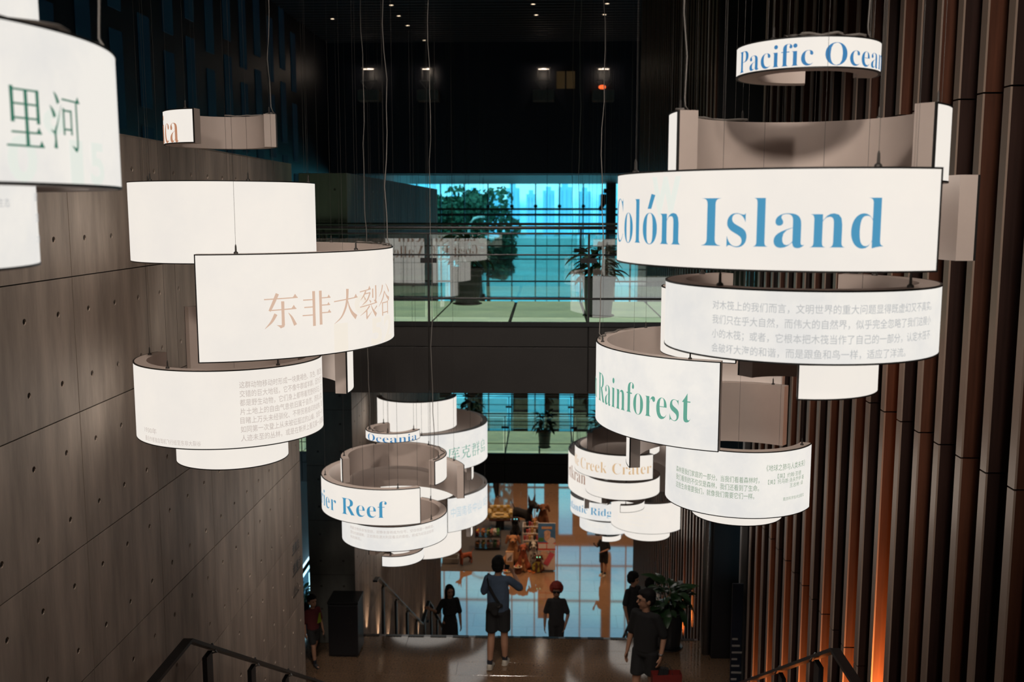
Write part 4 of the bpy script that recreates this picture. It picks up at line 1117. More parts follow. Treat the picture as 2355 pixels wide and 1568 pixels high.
obj('dark_wrapping', bm, T_BLACK, sb)
# 5, 6 two men on the stair behind him
Y5p = 17.3; z5 = stair_z(Y5p); q = at(1456, 1326, Y5p); h = q.z - z5
person('man in black polo shirt on the stair, turned toward his companion', (q.x, Y5p, z5), 0.75, max(1.5, h),
    {'elbowa': (-.150, -.005, .63), 'wrista': (-.150, -.055, .485), 'anklea': (-.085, -.10, .05), 'kneea': (-.065, -.07, .29)}, T_BLACK, T_BLACK, 'trousers', sleeve=0.8, head_turn=0.45, hairstyle='mop', collar=True, shoes=SHOE_D)
Y6p = 17.9; z6 = stair_z(Y6p); q = at(1489, 1328, Y6p); h = q.z - z6
person('man in a white T-shirt seen from behind beside the black polo shirt', (q.x + 0.05, Y6p, z6), PI - 0.5, max(1.5, h), {}, T_WHITE, T_BLACK, 'shorts', sleeve=0.8)
# 7 person with a phone on the ground floor
q = gp(1388, 1322, LOW)
root, P, hp = person('person in black top and black skirt looking at a phone on the ground floor', (q.x, q.y, LOW), -0.5, 1.66,
    {'elbowa': (-.155, -.02, .66), 'wrista': (-.150, -.150, .735), 'thumba': (0, 0, 1), 'elbowb': (.145, .0, .65), 'wristb': (.02, -.125, .60), 'ankleb': (.055, -.05, .05)}, T_BLACK, T_BLACK, 'skirt', sleeve=0.85, voxel=0.011)
w = Vector((q.x, q.y, LOW)) + Matrix.Rotation(-0.5, 3, 'Z') @ (P['wrista'] + Vector((0, -.07, .05)))
ph2 = tag(obj('phone', bevbox(-.037, .037, -.005, .005, -.075, .075, .006), BLACK), 'phone in the raised hand of the person on the ground floor', 'phone'); ph2.location = w; ph2.rotation_euler = (0.5, 0, -0.5)
# 8 boy in the left passage
q = gp(722, 1523, LAND)
root, P, hp = person('small boy in dark red top with a lime patch, walking in the dark passage', (q.x, q.y, LAND), 0.75, 1.10,
    {'anklea': (-.055, -.13, .05), 'kneea': (-.055, -.10, .29), 'ankleb': (.055, .14, .06), 'kneeb': (.055, .03, .285)}, T_RED, T_BLACK, 'shorts', shoes=SHOE_D, voxel=0.009, sleeve=0.9, ks=1.3)
bm = bmesh.new(); v = [bm.verts.new(a) for a in ((.02, -.100, .66), (.10, -.088, .66), (.085, -.088, .82), (.055, -.096, .82))]; bm.faces.new(v); bmesh.ops.solidify(bm, geom=bm.faces[:], thickness=0.006); obj('lime_patch', bm, LIME, root)
# 9 far visitor, only the legs show under the lower footbridge
q = gp(1141, 1140, LOW)
person('distant visitor in dark trousers, only legs in sight under the lower footbridge', (q.x, q.y, LOW), 0.6, 1.7, {'anklea': (-.05, -.08, .045)}, T_BLACK, T_CHAR, 'trousers', voxel=0.013, shoes=SHOE_D)

# =================================================================== THE PET DISPLAY ON THE GROUND FLOOR
def fur(name, c): return mat(name, c, 0.9, 0, 0.25, 18, bump=0.2)
F_BROWN = fur('brown plush', (.20, .075, .032, 1)); F_TAN = fur('tan plush', (.34, .15, .06, 1)); F_RUST = fur('rust plush', (.26, .06, .025, 1)); F_BLK = fur('black plush', (.012, .011, .012, 1))
F_DARK = fur('dark brown plush', (.09, .03, .018, 1)); F_SPOT = fur('spotted plush', (.40, .37, .33, 1))
n_ = F_SPOT.node_tree; vo = n_.nodes.new('ShaderNodeTexVoronoi'); vo.inputs['Scale'].default_value = 7; cr = n_.nodes.new('ShaderNodeValToRGB')
cr.color_ramp.elements[0].position = .28; cr.color_ramp.elements[0].color = (.012, .011, .01, 1); cr.color_ramp.elements[1].position = .32; cr.color_ramp.elements[1].color = (.42, .38, .33, 1)
tcn = n_.nodes.new('ShaderNodeTexCoord'); n_.links.new(tcn.outputs['Object'], vo.inputs['Vector']); n_.links.new(vo.outputs['Distance'], cr.inputs['Fac']); n_.links.new(cr.outputs['Color'], n_.nodes['Principled BSDF'].inputs['Base Color'])
GREEN_EYE = emit('green glowing eye', (.25, 1.0, .55, 1), 2.0); CYAN_EYE = emit('cyan glowing lamp', (.25, .9, .95, 1), 1.6)
def dog(label, px, py, h, col, pose='sit', ears='drop', rot=0.0, earcol=None, eyes=None, dz=0.0, wide=1.0, Y=None):
    q = gp(px, py, LOW + dz)
    if Y: q = at(px, py, Y)
    root = thing('toy_dog', label, 'toy dog', (q.x, q.y, LOW + dz), rot, 'dogs of the pet display')
    e = lambda c, r: ico_pts(Vector((c[0] * wide, c[1], c[2])) * h, (r[0] * h * wide, r[1] * h, r[2] * h))
    if pose == 'sit':
        b = [e((0, .06, .24), (.21, .23, .22)) + e((0, 0, .52), (.14, .14, .12)), e((0, -.01, .52), (.14, .13, .12)) + e((0, -.05, .70), (.10, .10, .08)),
             e((-.09, -.15, .50), (.055, .055, .05)) + e((-.10, -.20, .05), (.05, .06, .045)), e((.09, -.15, .50), (.055, .055, .05)) + e((.10, -.20, .05), (.05, .06, .045)),
             e((-.19, -.02, .12), (.09, .15, .12)), e((.19, -.02, .12), (.09, .15, .12)), e((0, .26, .12), (.04, .05, .04)) + e((.14, .36, .30), (.025, .03, .03))]
        hc = (0, -.08, .80)
    else:
        b = [e((0, -.22, .50), (.12, .13, .15)) + e((0, .30, .50), (.11, .13, .13)), e((0, -.22, .55), (.09, .09, .1)) + e((0, -.34, .80), (.07, .08, .06)),
             e((0, .38, .56), (.03, .03, .03)) + e((0, .58, .80), (.015, .02, .02))]
        for x in (-.08, .08):
            b += [e((x, -.24, .42), (.055, .06, .08)) + e((x, -.24, .04), (.04, .055, .035)), e((x, .30, .42), (.065, .09, .09)) + e((x, .38, .20), (.035, .04, .03)), e((x, .38, .20), (.035, .04, .03)) + e((x, .34, .03), (.038, .055, .03))]
        hc = (0, -.38, .86)
    b += [e(hc, (.135, .135, .125)), e((hc[0], hc[1] - .10, hc[2] - .03), (.085, .08, .07)) + e((hc[0], hc[1] - .19, hc[2] - .045), (.065, .05, .05))]
    obj('body', blob(b, 0.03 * h, 'body', 3), col, root)
    ec = earcol or col
    for sg in (-1, 1):
        if ears == 'drop': s_ = [e((hc[0] + sg * .13, hc[1] + .02, hc[2] + .06), (.045, .07, .05)) + e((hc[0] + sg * .175, hc[1] - .01, hc[2] - .11), (.035, .065, .05))]
        else: s_ = [e((hc[0] + sg * .085, hc[1] + .03, hc[2] + .09), (.055, .035, .04)) + e((hc[0] + sg * .13, hc[1] + .03, hc[2] + .30), (.010, .012, .012))]
        obj('ear', blob(s_, 0.02 * h, 'ear', 1), ec, root)
    bm = bmesh.new(); hull_into(bm, e((hc[0], hc[1] - .235, hc[2] - .015), (.038, .025, .028))); obj('nose', mesh_of(bm, 'nose', True), F_BLK, root)
    for sg in (-1, 1):
        bm = bmesh.new(); hull_into(bm, e((hc[0] + sg * .06, hc[1] - .118, hc[2] + .035), (.022, .02, .022))); obj('eye', mesh_of(bm, 'eye', True), eyes or F_BLK, root)
    return root
# carpet
a, b_, c_ = gp(1012, 1312, LOW), gp(1250, 1313, LOW), gp(1150, 1196, LOW)
cp = tag(obj('carpet', bevbox(a.x, b_.x, a.y, c_.y, LOW, LOW + 0.02, 0.005, 1), CARPET), 'grey carpet under the pet display', 'carpet')
CZ = 0.02
dog('black standing dog with tall pointed ears on the pet display', 1204, 1220, 1.5, F_BLK, 'stand', 'point', 0.75, F_DARK, None, CZ)
dog('brown sitting dog with drooping ears behind the poster stand', 1248, 1221, 1.35, F_BROWN, 'sit', 'drop', 0.15, None, None, CZ, 1.1)
dog('small tan dog with pointed ears left of the blue poster', 1228, 1236, 0.95, F_TAN, 'sit', 'point', 0.2, None, None, CZ)
dog('large tan dog with drooping ears behind the cardboard stand', 1180, 1296, 1.30, F_TAN, 'sit', 'drop', 0.0, F_BROWN, None, CZ, 1.15)
dog('rust brown dog with drooping ears in the middle of the display', 1203, 1308, 1.10, F_RUST, 'sit', 'drop', 0.05, F_DARK, None, CZ)
dog('black and white spotted dog beside the rust brown dog', 1226, 1301, 1.10, F_SPOT, 'sit', 'drop', 0.1, F_BLK, None, CZ, 0.85)
dog('little orange dog with pointed ears before the rust brown dog', 1203, 1313, 0.52, F_TAN, 'sit', 'point', 0.0, None, None, CZ)
dog('dark red dog with glowing green eyes behind the round NEW sign', 1238, 1313, 0.72, F_DARK, 'sit', 'drop', 0.05, None, GREEN_EYE, CZ, 1.25)
dog('red dog walking at the left edge of the carpet', 1070, 1297, 0.72, F_RUST, 'stand', 'point', -0.9, None, None, CZ)
dog('dark dog with a cyan glowing collar lamp before the black standing dog', 1186, 1230, 0.9, F_BLK, 'sit', 'drop', 0.0, F_DARK, CYAN_EYE, CZ)

# striped pet sofa on a pedestal
q = gp(1150, 1216, LOW)
YEL = mat('yellow check fabric', (.42, .26, .03, 1), .85); n_ = YEL.node_tree
wv = n_.nodes.new('ShaderNodeTexChecker'); wv.inputs['Scale'].default_value = 7; wv.inputs['Color1'].default_value = (.40, .25, .03, 1); wv.inputs['Color2'].default_value = (.60, .50, .32, 1)
tcn = n_.nodes.new('ShaderNodeTexCoord'); n_.links.new(tcn.outputs['Object'], wv.inputs['Vector']); n_.links.new(wv.outputs['Color'], n_.nodes['Principled BSDF'].inputs['Base Color'])
sf = thing('pet_sofa', 'yellow and white checked pet sofa on a dark pedestal', 'pet sofa', (q.x, q.y, LOW + CZ), 0.05)
obj('pedestal', bevbox(-.18, .18, -.15, .15, 0, .42, .02), BLACK, sf); obj('base', bevbox(-.46, .46, -.33, .33, .42, .50, .03), F_DARK, sf)
obj('seat', bevbox(-.44, .44, -.32, .30, .50, .64, .06, 3), YEL, sf); obj('back_bolster', bevbox(-.46, .46, .18, .36, .55, .96, .08, 3), YEL, sf)
for sg in (-1, 1): obj('arm_bolster', mesh_of(bevbox(min(sg * .36, sg * .54), max(sg * .36, sg * .54), -.32, .34, .52, .82, .07, 3), 'arm'), YEL, sf)
obj('cushion', bevbox(-.22, .18, -.20, -.02, .64, .74, .045, 3), mat('cream cushion', (.55, .42, .22, 1), .9), sf)

# poster stand
q = gp(1257, 1313, LOW); Yp = q.y
pt_ = at(1257, 1203, Yp)
hh = pt_.z - LOW; ws = (at(1277, 1260, Yp).x - at(1237, 1260, Yp).x) / 2
ps_ = thing('poster_stand', 'tall poster stand with blue top panel, red band and white pet bottle poster', 'poster stand', (q.x, Yp, LOW), 0.0)
obj('board', bevbox(-ws, ws, 0, .05, 0.02, hh, .006, 1), T_WHITE, ps_)
obj('foot', bevbox(-ws * .8, ws * .8, -.15, .25, 0, .02, .006, 1), DSTEEL, ps_)
P_BLUE = mat('blue poster print', lin(70, 120, 165), .6, 0, .25, 3); P_RED = mat('red poster print', lin(205, 60, 40), .6); P_WHITE = mat('white poster print', lin(220, 205, 195), .6, 0, .05, 3); P_ORG = mat('orange title print', lin(214, 140, 50), .6)
P_PINK = mat('pink print', lin(205, 90, 105), .6, 0, .2, 5); P_GRN = mat('green print', lin(70, 120, 60), .6); P_SKIN = mat('dog picture print', lin(214, 170, 140), .6, 0, .3, 9)
top = obj('picture_panel', boxm(-ws, ws, -.006, -.0, hh * .60, hh), P_BLUE, ps_)
obj('title', mesh_of(bevbox(-ws * .6, ws * .6, -.014, -.006, hh * .88, hh * .93, .004, 1), 'title'), P_ORG, top)
bm = bmesh.new(); hull_into(bm, ell((.02, -.008, hh * .73), (.12, .006, .22))); hull_into(bm, ell((.02, -.010, hh * .80), (.13, .006, .11))); obj('dog_picture', bm, P_SKIN, top)
obj('grass_picture', boxm(-ws * .95, -ws * .35, -.011, -.006, hh * .62, hh * .70), P_GRN, top)
bm = bmesh.new(); hull_into(bm, ell((ws * .5, -.009, hh * .64), (.17, .004, .13))); obj('cloud_picture', bm, P_WHITE, top)
band = obj('red_band', boxm(-ws, ws, -.007, 0, hh * .44, hh * .60), P_RED, ps_)
for sg in (-1, 1): obj('card', boxm(sg * ws * .5 - .15, sg * ws * .5 + .15, -.012, -.007, hh * .475, hh * .575), P_WHITE, band)
low_ = obj('bottle_poster', boxm(-ws, ws, -.007, 0, 0.05, hh * .44), P_WHITE, ps_)
def flat_text(s, w, x, y, z, parent, m, ser=False, offset=0.0):
    t2 = text2d(s, offset); k = w / t2[2]; b = bmesh.new(); vs = [b.verts.new((x - w / 2 + p_[0] * k, y, z + p_[1] * k)) for p_ in t2[0]]
    for f in t2[1]:
        try: b.faces.new([vs[i] for i in f])
        except ValueError: pass
    return obj('lettering', b, m, parent)
flat_text('Pet Water Bottle', ws * 1.8, 0, -.009, hh * .40, low_, BLACK, offset=0.01)
flat_text('宠物随行杯水杯', ws * 1.7, 0, -.009, hh * .355, low_, BLACK)
flat_text('爱宠健康饮水', ws * 1.2, 0, -.015, hh * .89, top, P_WHITE)
bm = bmesh.new(); flatbar(bm, (-.05, -.012, .25), (.22, -.012, .72), .20, .012); bmesh.ops.bevel(bm, geom=bm.edges[:], offset=.01, segments=1, affect='EDGES'); obj('bottle_picture', bm, P_PINK, low_)
bm = bmesh.new(); hull_into(bm, ell((-.10, -.011, .62), (.17, .006, .19))); obj('dog_picture', bm, P_SKIN, low_)
# cardboard stand with an ink picture
q = gp(1172, 1309, LOW); cs = thing('cardboard_stand', 'tan cardboard box stand with a white ink picture, left of the rust dog', 'stand', (q.x, q.y, LOW + CZ), 0.05)
hc_ = at(1172, 1270, q.y).z - LOW
CARD = mat('tan cardboard', (.42, .25, .13, 1), .8, 0, .1, 6)
obj('box', bevbox(-.15, .15, 0, .12, 0, hc_, .006, 1), CARD, cs); pic = obj('picture', boxm(-.12, .12, -.004, 0, hc_ * .42, hc_ * .95), P_WHITE, cs)
bm = bmesh.new(); 
for i in range(6): flatbar(bm, (-.08 + .03 * i, -.006, hc_ * (.46 + .02 * (i % 3))), (-.06 + .028 * i, -.006, hc_ * (.62 + .045 * i)), .018, .003)
obj('ink_strokes', bm, BLACK, pic)
# round NEW sign
q = gp(1236, 1314, LOW); ns = thing('round_sign', 'round yellow sign reading NEW', 'sign', (q.x, q.y - .12, LOW), 0.0)
bm = bmesh.new(); lathe(bm, [(.20, -.01), (.205, 0), (.20, .01)], 28); bmesh.ops.rotate(bm, verts=bm.verts[:], cent=(0, 0, 0), matrix=Matrix.Rotation(PI / 2, 3, 'X')); bmesh.ops.translate(bm, verts=bm.verts[:], vec=(0, 0, .225))
obj('disc', bm, mat('yellow sign', (.42, .36, .05, 1), .6), ns); obj('foot', bevbox(-.08, .08, -.06, .06, 0, .02, .004, 1), BLACK, ns)
flat_text('NEW', .27, 0, -.016, .225, ns, BLACK, offset=0.02)
# plates of pretend treats on the floor
PLATE = mat('white plate', (.62, .56, .48, 1), .35)
TREAT = [mat('treat ' + n, c, .6) for n, c in (('cream', (.60, .42, .2, 1)), ('red', (.5, .06, .03, 1)), ('yellow', (.5, .33, .05, 1)), ('navy', (.03, .04, .08, 1)), ('orange', (.6, .17, .04, 1)))]
for (px, py, hgt, r_, lab) in ((1166, 1315, .02, .15, 'white plate of pretend treats before the cardboard stand'), (1191, 1318, .24, .16, 'white tray of pretend cakes raised on a dark drum'), (1206, 1314, .02, .10, 'small white plate right of the raised tray')):
    q = gp(px, py, LOW); t = thing('treat_plate', lab, 'plate', (q.x, q.y, LOW), 0)
    if hgt > .1: obj('drum', mesh_of(lathe(bmesh.new(), [(.12, 0), (.13, .02), (.12, hgt)], 18), 'drum', False), F_DARK, t)
    obj('plate', mesh_of(lathe(bmesh.new(), [(r_ * .6, hgt), (r_, hgt + .02), (r_ * 1.02, hgt + .03), (r_ * .9, hgt + .025)], 20), 'plate', False), PLATE, t)
    for i in range(6 if r_ > .12 else 3):
        a_ = i * 1.05 + px; k = r_ * .55
        tr = tag(obj('pretend_treat', mesh_of(lathe(bmesh.new(), [(.03, 0), (.038, .012), (.036, .03), (.02, .042)], 10), 'treat', True), TREAT[(i + px) % 5]), ['cream', 'red', 'yellow', 'navy', 'orange'][(i + px) % 5] + ' round pretend treat on the ' + ('far side of the ' if i > 4 else '') + ('raised tray' if hgt > .1 else ('left plate' if px < 1190 else 'small right plate')), 'toy food', 'pretend treats on the plates')
        tr.location = (q.x + k * math.cos(a_), q.y + k * math.sin(a_), LOW + hgt + .026)
for i, (px, py) in enumerate(((1215, 1314), (1222, 1316), (1229, 1318))):
    q = gp(px, py, LOW); o = tag(obj('toy_bone', mesh_of(blob([cap((-.07, 0, .03), .022, (.07, 0, .03), .022), ell((-.08, .02, .03), (.03, .03, .03)), ell((-.08, -.02, .03), (.03, .03, .03)), ell((.08, .02, .03), (.03, .03, .03)), ell((.08, -.02, .03), (.03, .03, .03))], .012, 'bone') and bmesh.new(), 'x') if False else blob([cap((-.07, 0, .03), .022, (.07, 0, .03), .022), ell((-.08, .02, .03), (.03, .03, .03)), ell((-.08, -.02, .03), (.03, .03, .03)), ell((.08, .02, .03), (.03, .03, .03)), ell((.08, -.02, .03), (.03, .03, .03))], .012, 'bone'), TREAT[4]),
            ['leftmost', 'middle', 'rightmost'][i] + ' orange bone toy on the floor before the NEW sign', 'toy', 'orange bone toys'); o.location = (q.x, q.y, LOW); o.rotation_euler = (0, 0, .4 * i)
# rack of pink goods
q = gp(1220, 1268, LOW); rk = thing('display_rack', 'tiered white rack of pink packages left of the poster stand', 'rack', (q.x, q.y, LOW + CZ), 0.0)
for i in range(4): obj('shelf', bevbox(-.30, .32, .05 + .16 * i, .20 + .16 * i, .10 + .24 * i, .13 + .24 * i, .005, 1), PLATE, rk)
for sg in (-.31, .33): obj('side_panel', bevbox(sg - .012, sg + .012, .05, .70, 0, .98, .004, 1), PLATE, rk)
PK = [mat('pack ' + n, c, .5) for n, c in (('pink', (.6, .22, .2, 1)), ('cream', (.62, .5, .4, 1)), ('red', (.45, .05, .05, 1)), ('gold', (.5, .3, .08, 1)), ('black', (.03, .03, .03, 1)))]
for i in range(4):
    for j in range(6):
        o = tag(obj('package', bevbox(-.04, .04, -.03, .03, 0, .15 + .02 * ((i + j) % 3), .008, 1), PK[(i * 2 + j * 3) % 5]), '%s package from the left on the %s shelf of the pink rack' % (['first', 'second', 'third', 'fourth', 'fifth', 'sixth'][j], ['lowest', 'second', 'third', 'top'][i]), 'package', 'packages on the pink rack')
        o.location = (q.x - .24 + j * .10, q.y + .12 + .16 * i, LOW + CZ + .13 + .24 * i)
# acrylic bins of plush toys and a flat crate
TOYC = [mat('toy ' + n, c, .85) for n, c in (('orange', (.45, .14, .02, 1)), ('yellow', (.5, .34, .04, 1)), ('white', (.6, .55, .48, 1)), ('green', (.06, .18, .05, 1)), ('pink', (.5, .2, .15, 1)), ('red', (.35, .03, .03, 1)))]
tn = ['orange', 'yellow', 'white', 'green', 'pink', 'red']
toy_me = []
for k in range(6):
    m_ = blob([ell((0, 0, .07), (.085, .075, .07)), ell((0, -.03, .16), (.06, .06, .055)), ell((-.05, -.02, .21), (.022, .018, .026)), ell((.05, -.02, .21), (.022, .018, .026))], .016, 'plush_toy'); m_.materials.append(TOYC[k]); toy_me.append(m_)
for bi, (px, py, w_, lab, cols) in enumerate(((1110, 1266, .62, 'left', (0, 1, 5, 0, 3, 1)), (1137, 1266, .46, 'right', (2, 3, 4, 2, 3, 4)))):
    q = gp(px, py, LOW); t = thing('acrylic_bin', '%s clear acrylic bin of plush toys on the carpet' % lab, 'bin', (q.x, q.y, LOW + CZ), 0)
    for lev in range(2):
        z = .04 + lev * .48
        obj('tray', bevbox(-w_ / 2, w_ / 2, 0, .55, z, z + .03, .006, 1), DSTEEL, t)
        for (x0, x1, y0, y1) in ((-w_ / 2, w_ / 2, 0, .012), (-w_ / 2, -w_ / 2 + .012, 0.013, .55), (w_ / 2 - .012, w_ / 2, 0.013, .55)):
            obj('acrylic_side', boxm(x0, x1, y0, y1, z + .03, z + .30), CLEAR, t)
        for i in range(9):
            k = cols[(i + lev * 2) % 6]
            o = tag(obj('plush_toy', toy_me[k]), 'small %s plush toy, %s, in the %s tray of the %s acrylic bin' % (tn[k], ['front left', 'front centre', 'front right', 'middle left', 'centre', 'middle right', 'back left', 'back centre', 'back right'][i], ['lower', 'upper'][lev], lab), 'toy', 'plush toys in the acrylic bins')
            o.location = (q.x - w_ / 2 + .09 + (i % 3) * (w_ - .18) / 2, q.y + .11 + (i // 3) * .16, LOW + CZ + z + .03); o.rotation_euler = (0, 0, i * 1.3)
    for x in (-w_ / 2, w_ / 2):
        bm = bmesh.new(); tube(bm, [(x, .53, 0), (x, .53, 1.0)], .01); obj('bin_post', bm, DSTEEL, t)
q = gp(1038, 1298, LOW); cr_ = thing('crate', 'flat grey crate at the left corner of the carpet', 'crate', (q.x, q.y, LOW + CZ), 0)
obj('base', bevbox(-.35, .25, 0, .5, 0, .03, .005, 1), DSTEEL, cr_)
for (x0, x1, y0, y1) in ((-.35, .25, 0, .02), (-.35, .25, .48, .5), (-.35, -.33, .021, .479), (.23, .25, .021, .479)): obj('side', boxm(x0, x1, y0, y1, .03, .22), MATS['grey cable'], cr_)

# =================================================================== PLANTS
LEAFG = mat('dark green leaf', (.018, .05, .018, 1), .38, 0, .3, 9, rand=.4); POTD = mat('dark glazed pot', (.012, .013, .015, 1), .35); SOIL = mat('soil', (.02, .014, .01, 1), .95); POTG = mat('grey pot', (.035, .037, .04, 1), .5)
def leaf_mesh(L, w, droop):
    bm = bmesh.new(); n = 7; rows = []
    for i in range(n + 1):
        t = i / n; wd = w * math.sin(PI * min(1, t * .93 + .04)) ** .8
        y = L * t * (1 - .25 * droop * t); z = -droop * L * .55 * t * t
        rows.append([bm.verts.new((-wd / 2, y, z + wd * .12)), bm.verts.new((0, y, z)), bm.verts.new((wd / 2, y, z + wd * .12))])
    for a, b in zip(rows, rows[1:]):
        for k in range(2): bm.faces.new((a[k], a[k + 1], b[k + 1], b[k]))
    me = mesh_of(bm, 'leaf', True); me.materials.append(LEAFG); return me
LEAVES = [leaf_mesh(.30, .10, .7), leaf_mesh(.38, .12, .9), leaf_mesh(.25, .11, .4)]
def plant(label, x, y, z, ph, pr, lh, spread, n, pm=POTD, seed=1, lsc=1.0):
    rnd = random.Random(seed)
    t = thing('potted_plant', label, 'plant', (x, y, z), rnd.random() * 6, 'leafy plants in pots')
    obj('pot', mesh_of(lathe(bmesh.new(), [(pr * .72, 0), (pr * .8, .03), (pr, ph - .05), (pr * 1.06, ph - .04), (pr * 1.06, ph), (pr * .92, ph), (pr * .9, ph - .06), (pr * .3, ph - .06)], 24), 'pot', False), pm, t)
    obj('soil', mesh_of(lathe(bmesh.new(), [(pr * .88, ph - .06), (pr * .5, ph - .04)], 16), 'soil'), SOIL, t)
    obj('saucer', mesh_of(lathe(bmesh.new(), [(pr * .8, 0), (pr * 1.0, .015), (pr * .98, .025), (pr * .75, .012)], 20), 'saucer'), pm, t)
    for s in range(5):
        a = s * 1.26; bm = bmesh.new(); tube(bm, [(math.cos(a) * pr * .3, math.sin(a) * pr * .3, ph - .05), (math.cos(a) * spread * .25, math.sin(a) * spread * .25, ph + lh * .5), (math.cos(a) * spread * .4, math.sin(a) * spread * .4, ph + lh * .85)], .012, 5, .006); obj('stem', bm, LEAFG, t)
    for i in range(n):
        a = rnd.random() * 2 * PI; hz = rnd.random()
        r_ = spread * (.15 + .45 * rnd.random()) * (1 - .3 * hz)
        o = obj('leaf', LEAVES[i % 3], None, t, (r_ * math.cos(a), r_ * math.sin(a), ph + lh * (.05 + .85 * hz)))
        o.rotation_euler = (rnd.uniform(-.5, .7) + (hz - .4) * .9, rnd.uniform(-.5, .5), a - PI / 2 + rnd.uniform(-.5, .5))
        s_ = lsc * rnd.uniform(.7, 1.15); o.scale = (s_, s_, s_)
q = at(1377, 735, 12.9); plant('leafy plant in a grey pot on the upper footbridge, left of the island sign', q.x, 13.0, 0.0, .52, .21, .42, .40, 70, POTG, 3, .8)
q = at(1075, 700, 14.6); plant('leafy plant behind the glass on the left of the upper footbridge', q.x, 14.6, 0.0, .55, .22, .45, .42, 60, POTD, 5, .9)
q = at(1252, 1035, 28.7); plant('potted plant standing on the middle of the lower footbridge', q.x, 28.8, LAND, .50, .19, .62, .42, 60, POTD, 7, 1.0)
q = at(1375, 1035, 28.7); plant('potted plant on the lower footbridge behind the Rainforest sign', q.x, 28.8, LAND, .50, .19, .62, .42, 50, POTD, 8, 1.0)
q = at(1087, 1000, 30.2); plant('potted plant on the far side of the lower footbridge at left', q.x, 30.3, LAND, .50, .19, .85, .5, 50, POTD, 9, 1.0)
q = gp(1578, 1481, LAND); plant('large dark potted plant beside the fins on the landing', q.x - .30, q.y - .10, LAND, .62, .23, .45, .42, 80, POTD, 11, 1.05)
q = at(694, 1400, 16.6); plant('leafy plant in the dark passage beside the escalator', q.x, 16.6, LAND, .22, .16, .22, .34, 50, POTD, 13, .6)

# =================================================================== LEFT PASSAGE: floor, escalator, bin
struct('floor', boxm(XO0, XL - .75, 15.6, 18.2, LAND - .3, LAND), TILE, 'dark passage floor beyond the left gap')
LED = emit('blue white light line', (.45, .85, 1.0, 1), 2.2)
es = thing('escalator', 'escalator side with glowing blue light line in the left passage', 'escalator', (-4.30, 16.3, LAND))
pts = [(0, -.45, .12), (0, -.52, .30), (0, -.42, .50), (0, -.2, .60)] + [(0, .2 * i, .62) for i in range(0, 9)] + [(0, 1.8, .58)] + [(0, 2.0 + .3 * i, .48 - .18 * i) for i in range(0, 8)]
bm = bmesh.new(); tube(bm, pts, .03, 8); obj('handrail', mesh_of(bm, 'h', True), BLACK, es)
bm = bmesh.new(); tube(bm, [(x + .03, y + .0, z - .04) for x, y, z in pts[1:]], .018, 6); obj('light_line', bm, LED, es)
bm = bmesh.new()
for a_, b_ in zip(pts[2:], pts[3:]):
    v = [bm.verts.new(w_) for w_ in ((0, a_[1], a_[2] - .05), (0, b_[1], b_[2] - .05), (0, b_[1], b_[2] - .62), (0, a_[1], a_[2] - .62))]; bm.faces.new(v)
bmesh.ops.remove_doubles(bm, verts=bm.verts[:], dist=.001); bmesh.ops.solidify(bm, geom=bm.faces[:], thickness=.012)
obj('glass_side', bm, emit('edge lit blue glass', (.035, .12, .19, 1), 1.0), es)
bm = bmesh.new(); box(bm, .014, .03, .9, .96, .05, .45); obj('light_bar', bm, LED, es)

bn = thing('waste_bin', 'black recycling bin with a faint triangle mark against the concrete end', 'bin', (-3.13, 15.0, LAND))
obj('cabinet', bevbox(-.27, .20, -.22, .25, .03, .86, .015), BLACK, bn); obj('lid', bevbox(-.28, .21, -.23, .26, .87, .91, .01), DSTEEL, bn); obj('plinth', boxm(-.24, .17, -.19, .22, 0, .03), BLACK, bn)
bm = bmesh.new()
for k in range(3):
    a, b = [Vector((.05 + .07 * math.sin(j * 2 * PI / 3), -.224, .60 + .07 * math.cos(j * 2 * PI / 3))) for j in (k, k + 1)]
    flatbar(bm, a.lerp(b, .14), a.lerp(b, .86), .016, .004)
obj('triangle_mark', bm, MATS['charcoal fascia'], bn)
# painted words near the end of the left wall
sw = thing('wall_sign', 'black painted words near the end of the concrete wall', 'sign', (XL + .003, 11.55, -3.4))
for i, (s_, w_) in enumerate((('请靠右', .34), ('请慢行', .42), ('小心', .26))):
    for c_i, ch in enumerate(s_):
        t2 = text2d(ch, .02); k_ = w_ / len(s_) * .92; b = bmesh.new(); vs = [b.verts.new((0, .10 + c_i * w_ / len(s_) + p_[0] * k_, .62 - i * .27 + p_[1] * k_)) for p_ in t2[0]]
        for f in t2[1]:
            try: b.faces.new([vs[j] for j in f])
            except ValueError: pass
        obj('character', b, BLACK, sw)
    bm = bmesh.new(); box(bm, -.001, .001, .08, .10 + w_, .585 - i * .27, .597 - i * .27); obj('underline', bm, BLACK, sw)
# narrow directory sign on the steel column
ds = thing('directory_sign', 'narrow dark directory sign with faint lines beside the fins', 'sign', (XR - .03, 12.20, LAND + 1.0))
obj('board', bevbox(-.10, .04, -.02, .0, -.6, 1.3, .004, 1), NAVY, ds)
for i in range(9): obj('text_line', boxm(-.085, -.085 + .07 + .03 * ((i * 7) % 3), -.023, -.0205, .55 - i * .09, .575 - i * .09), MATS['grey cable'], ds)

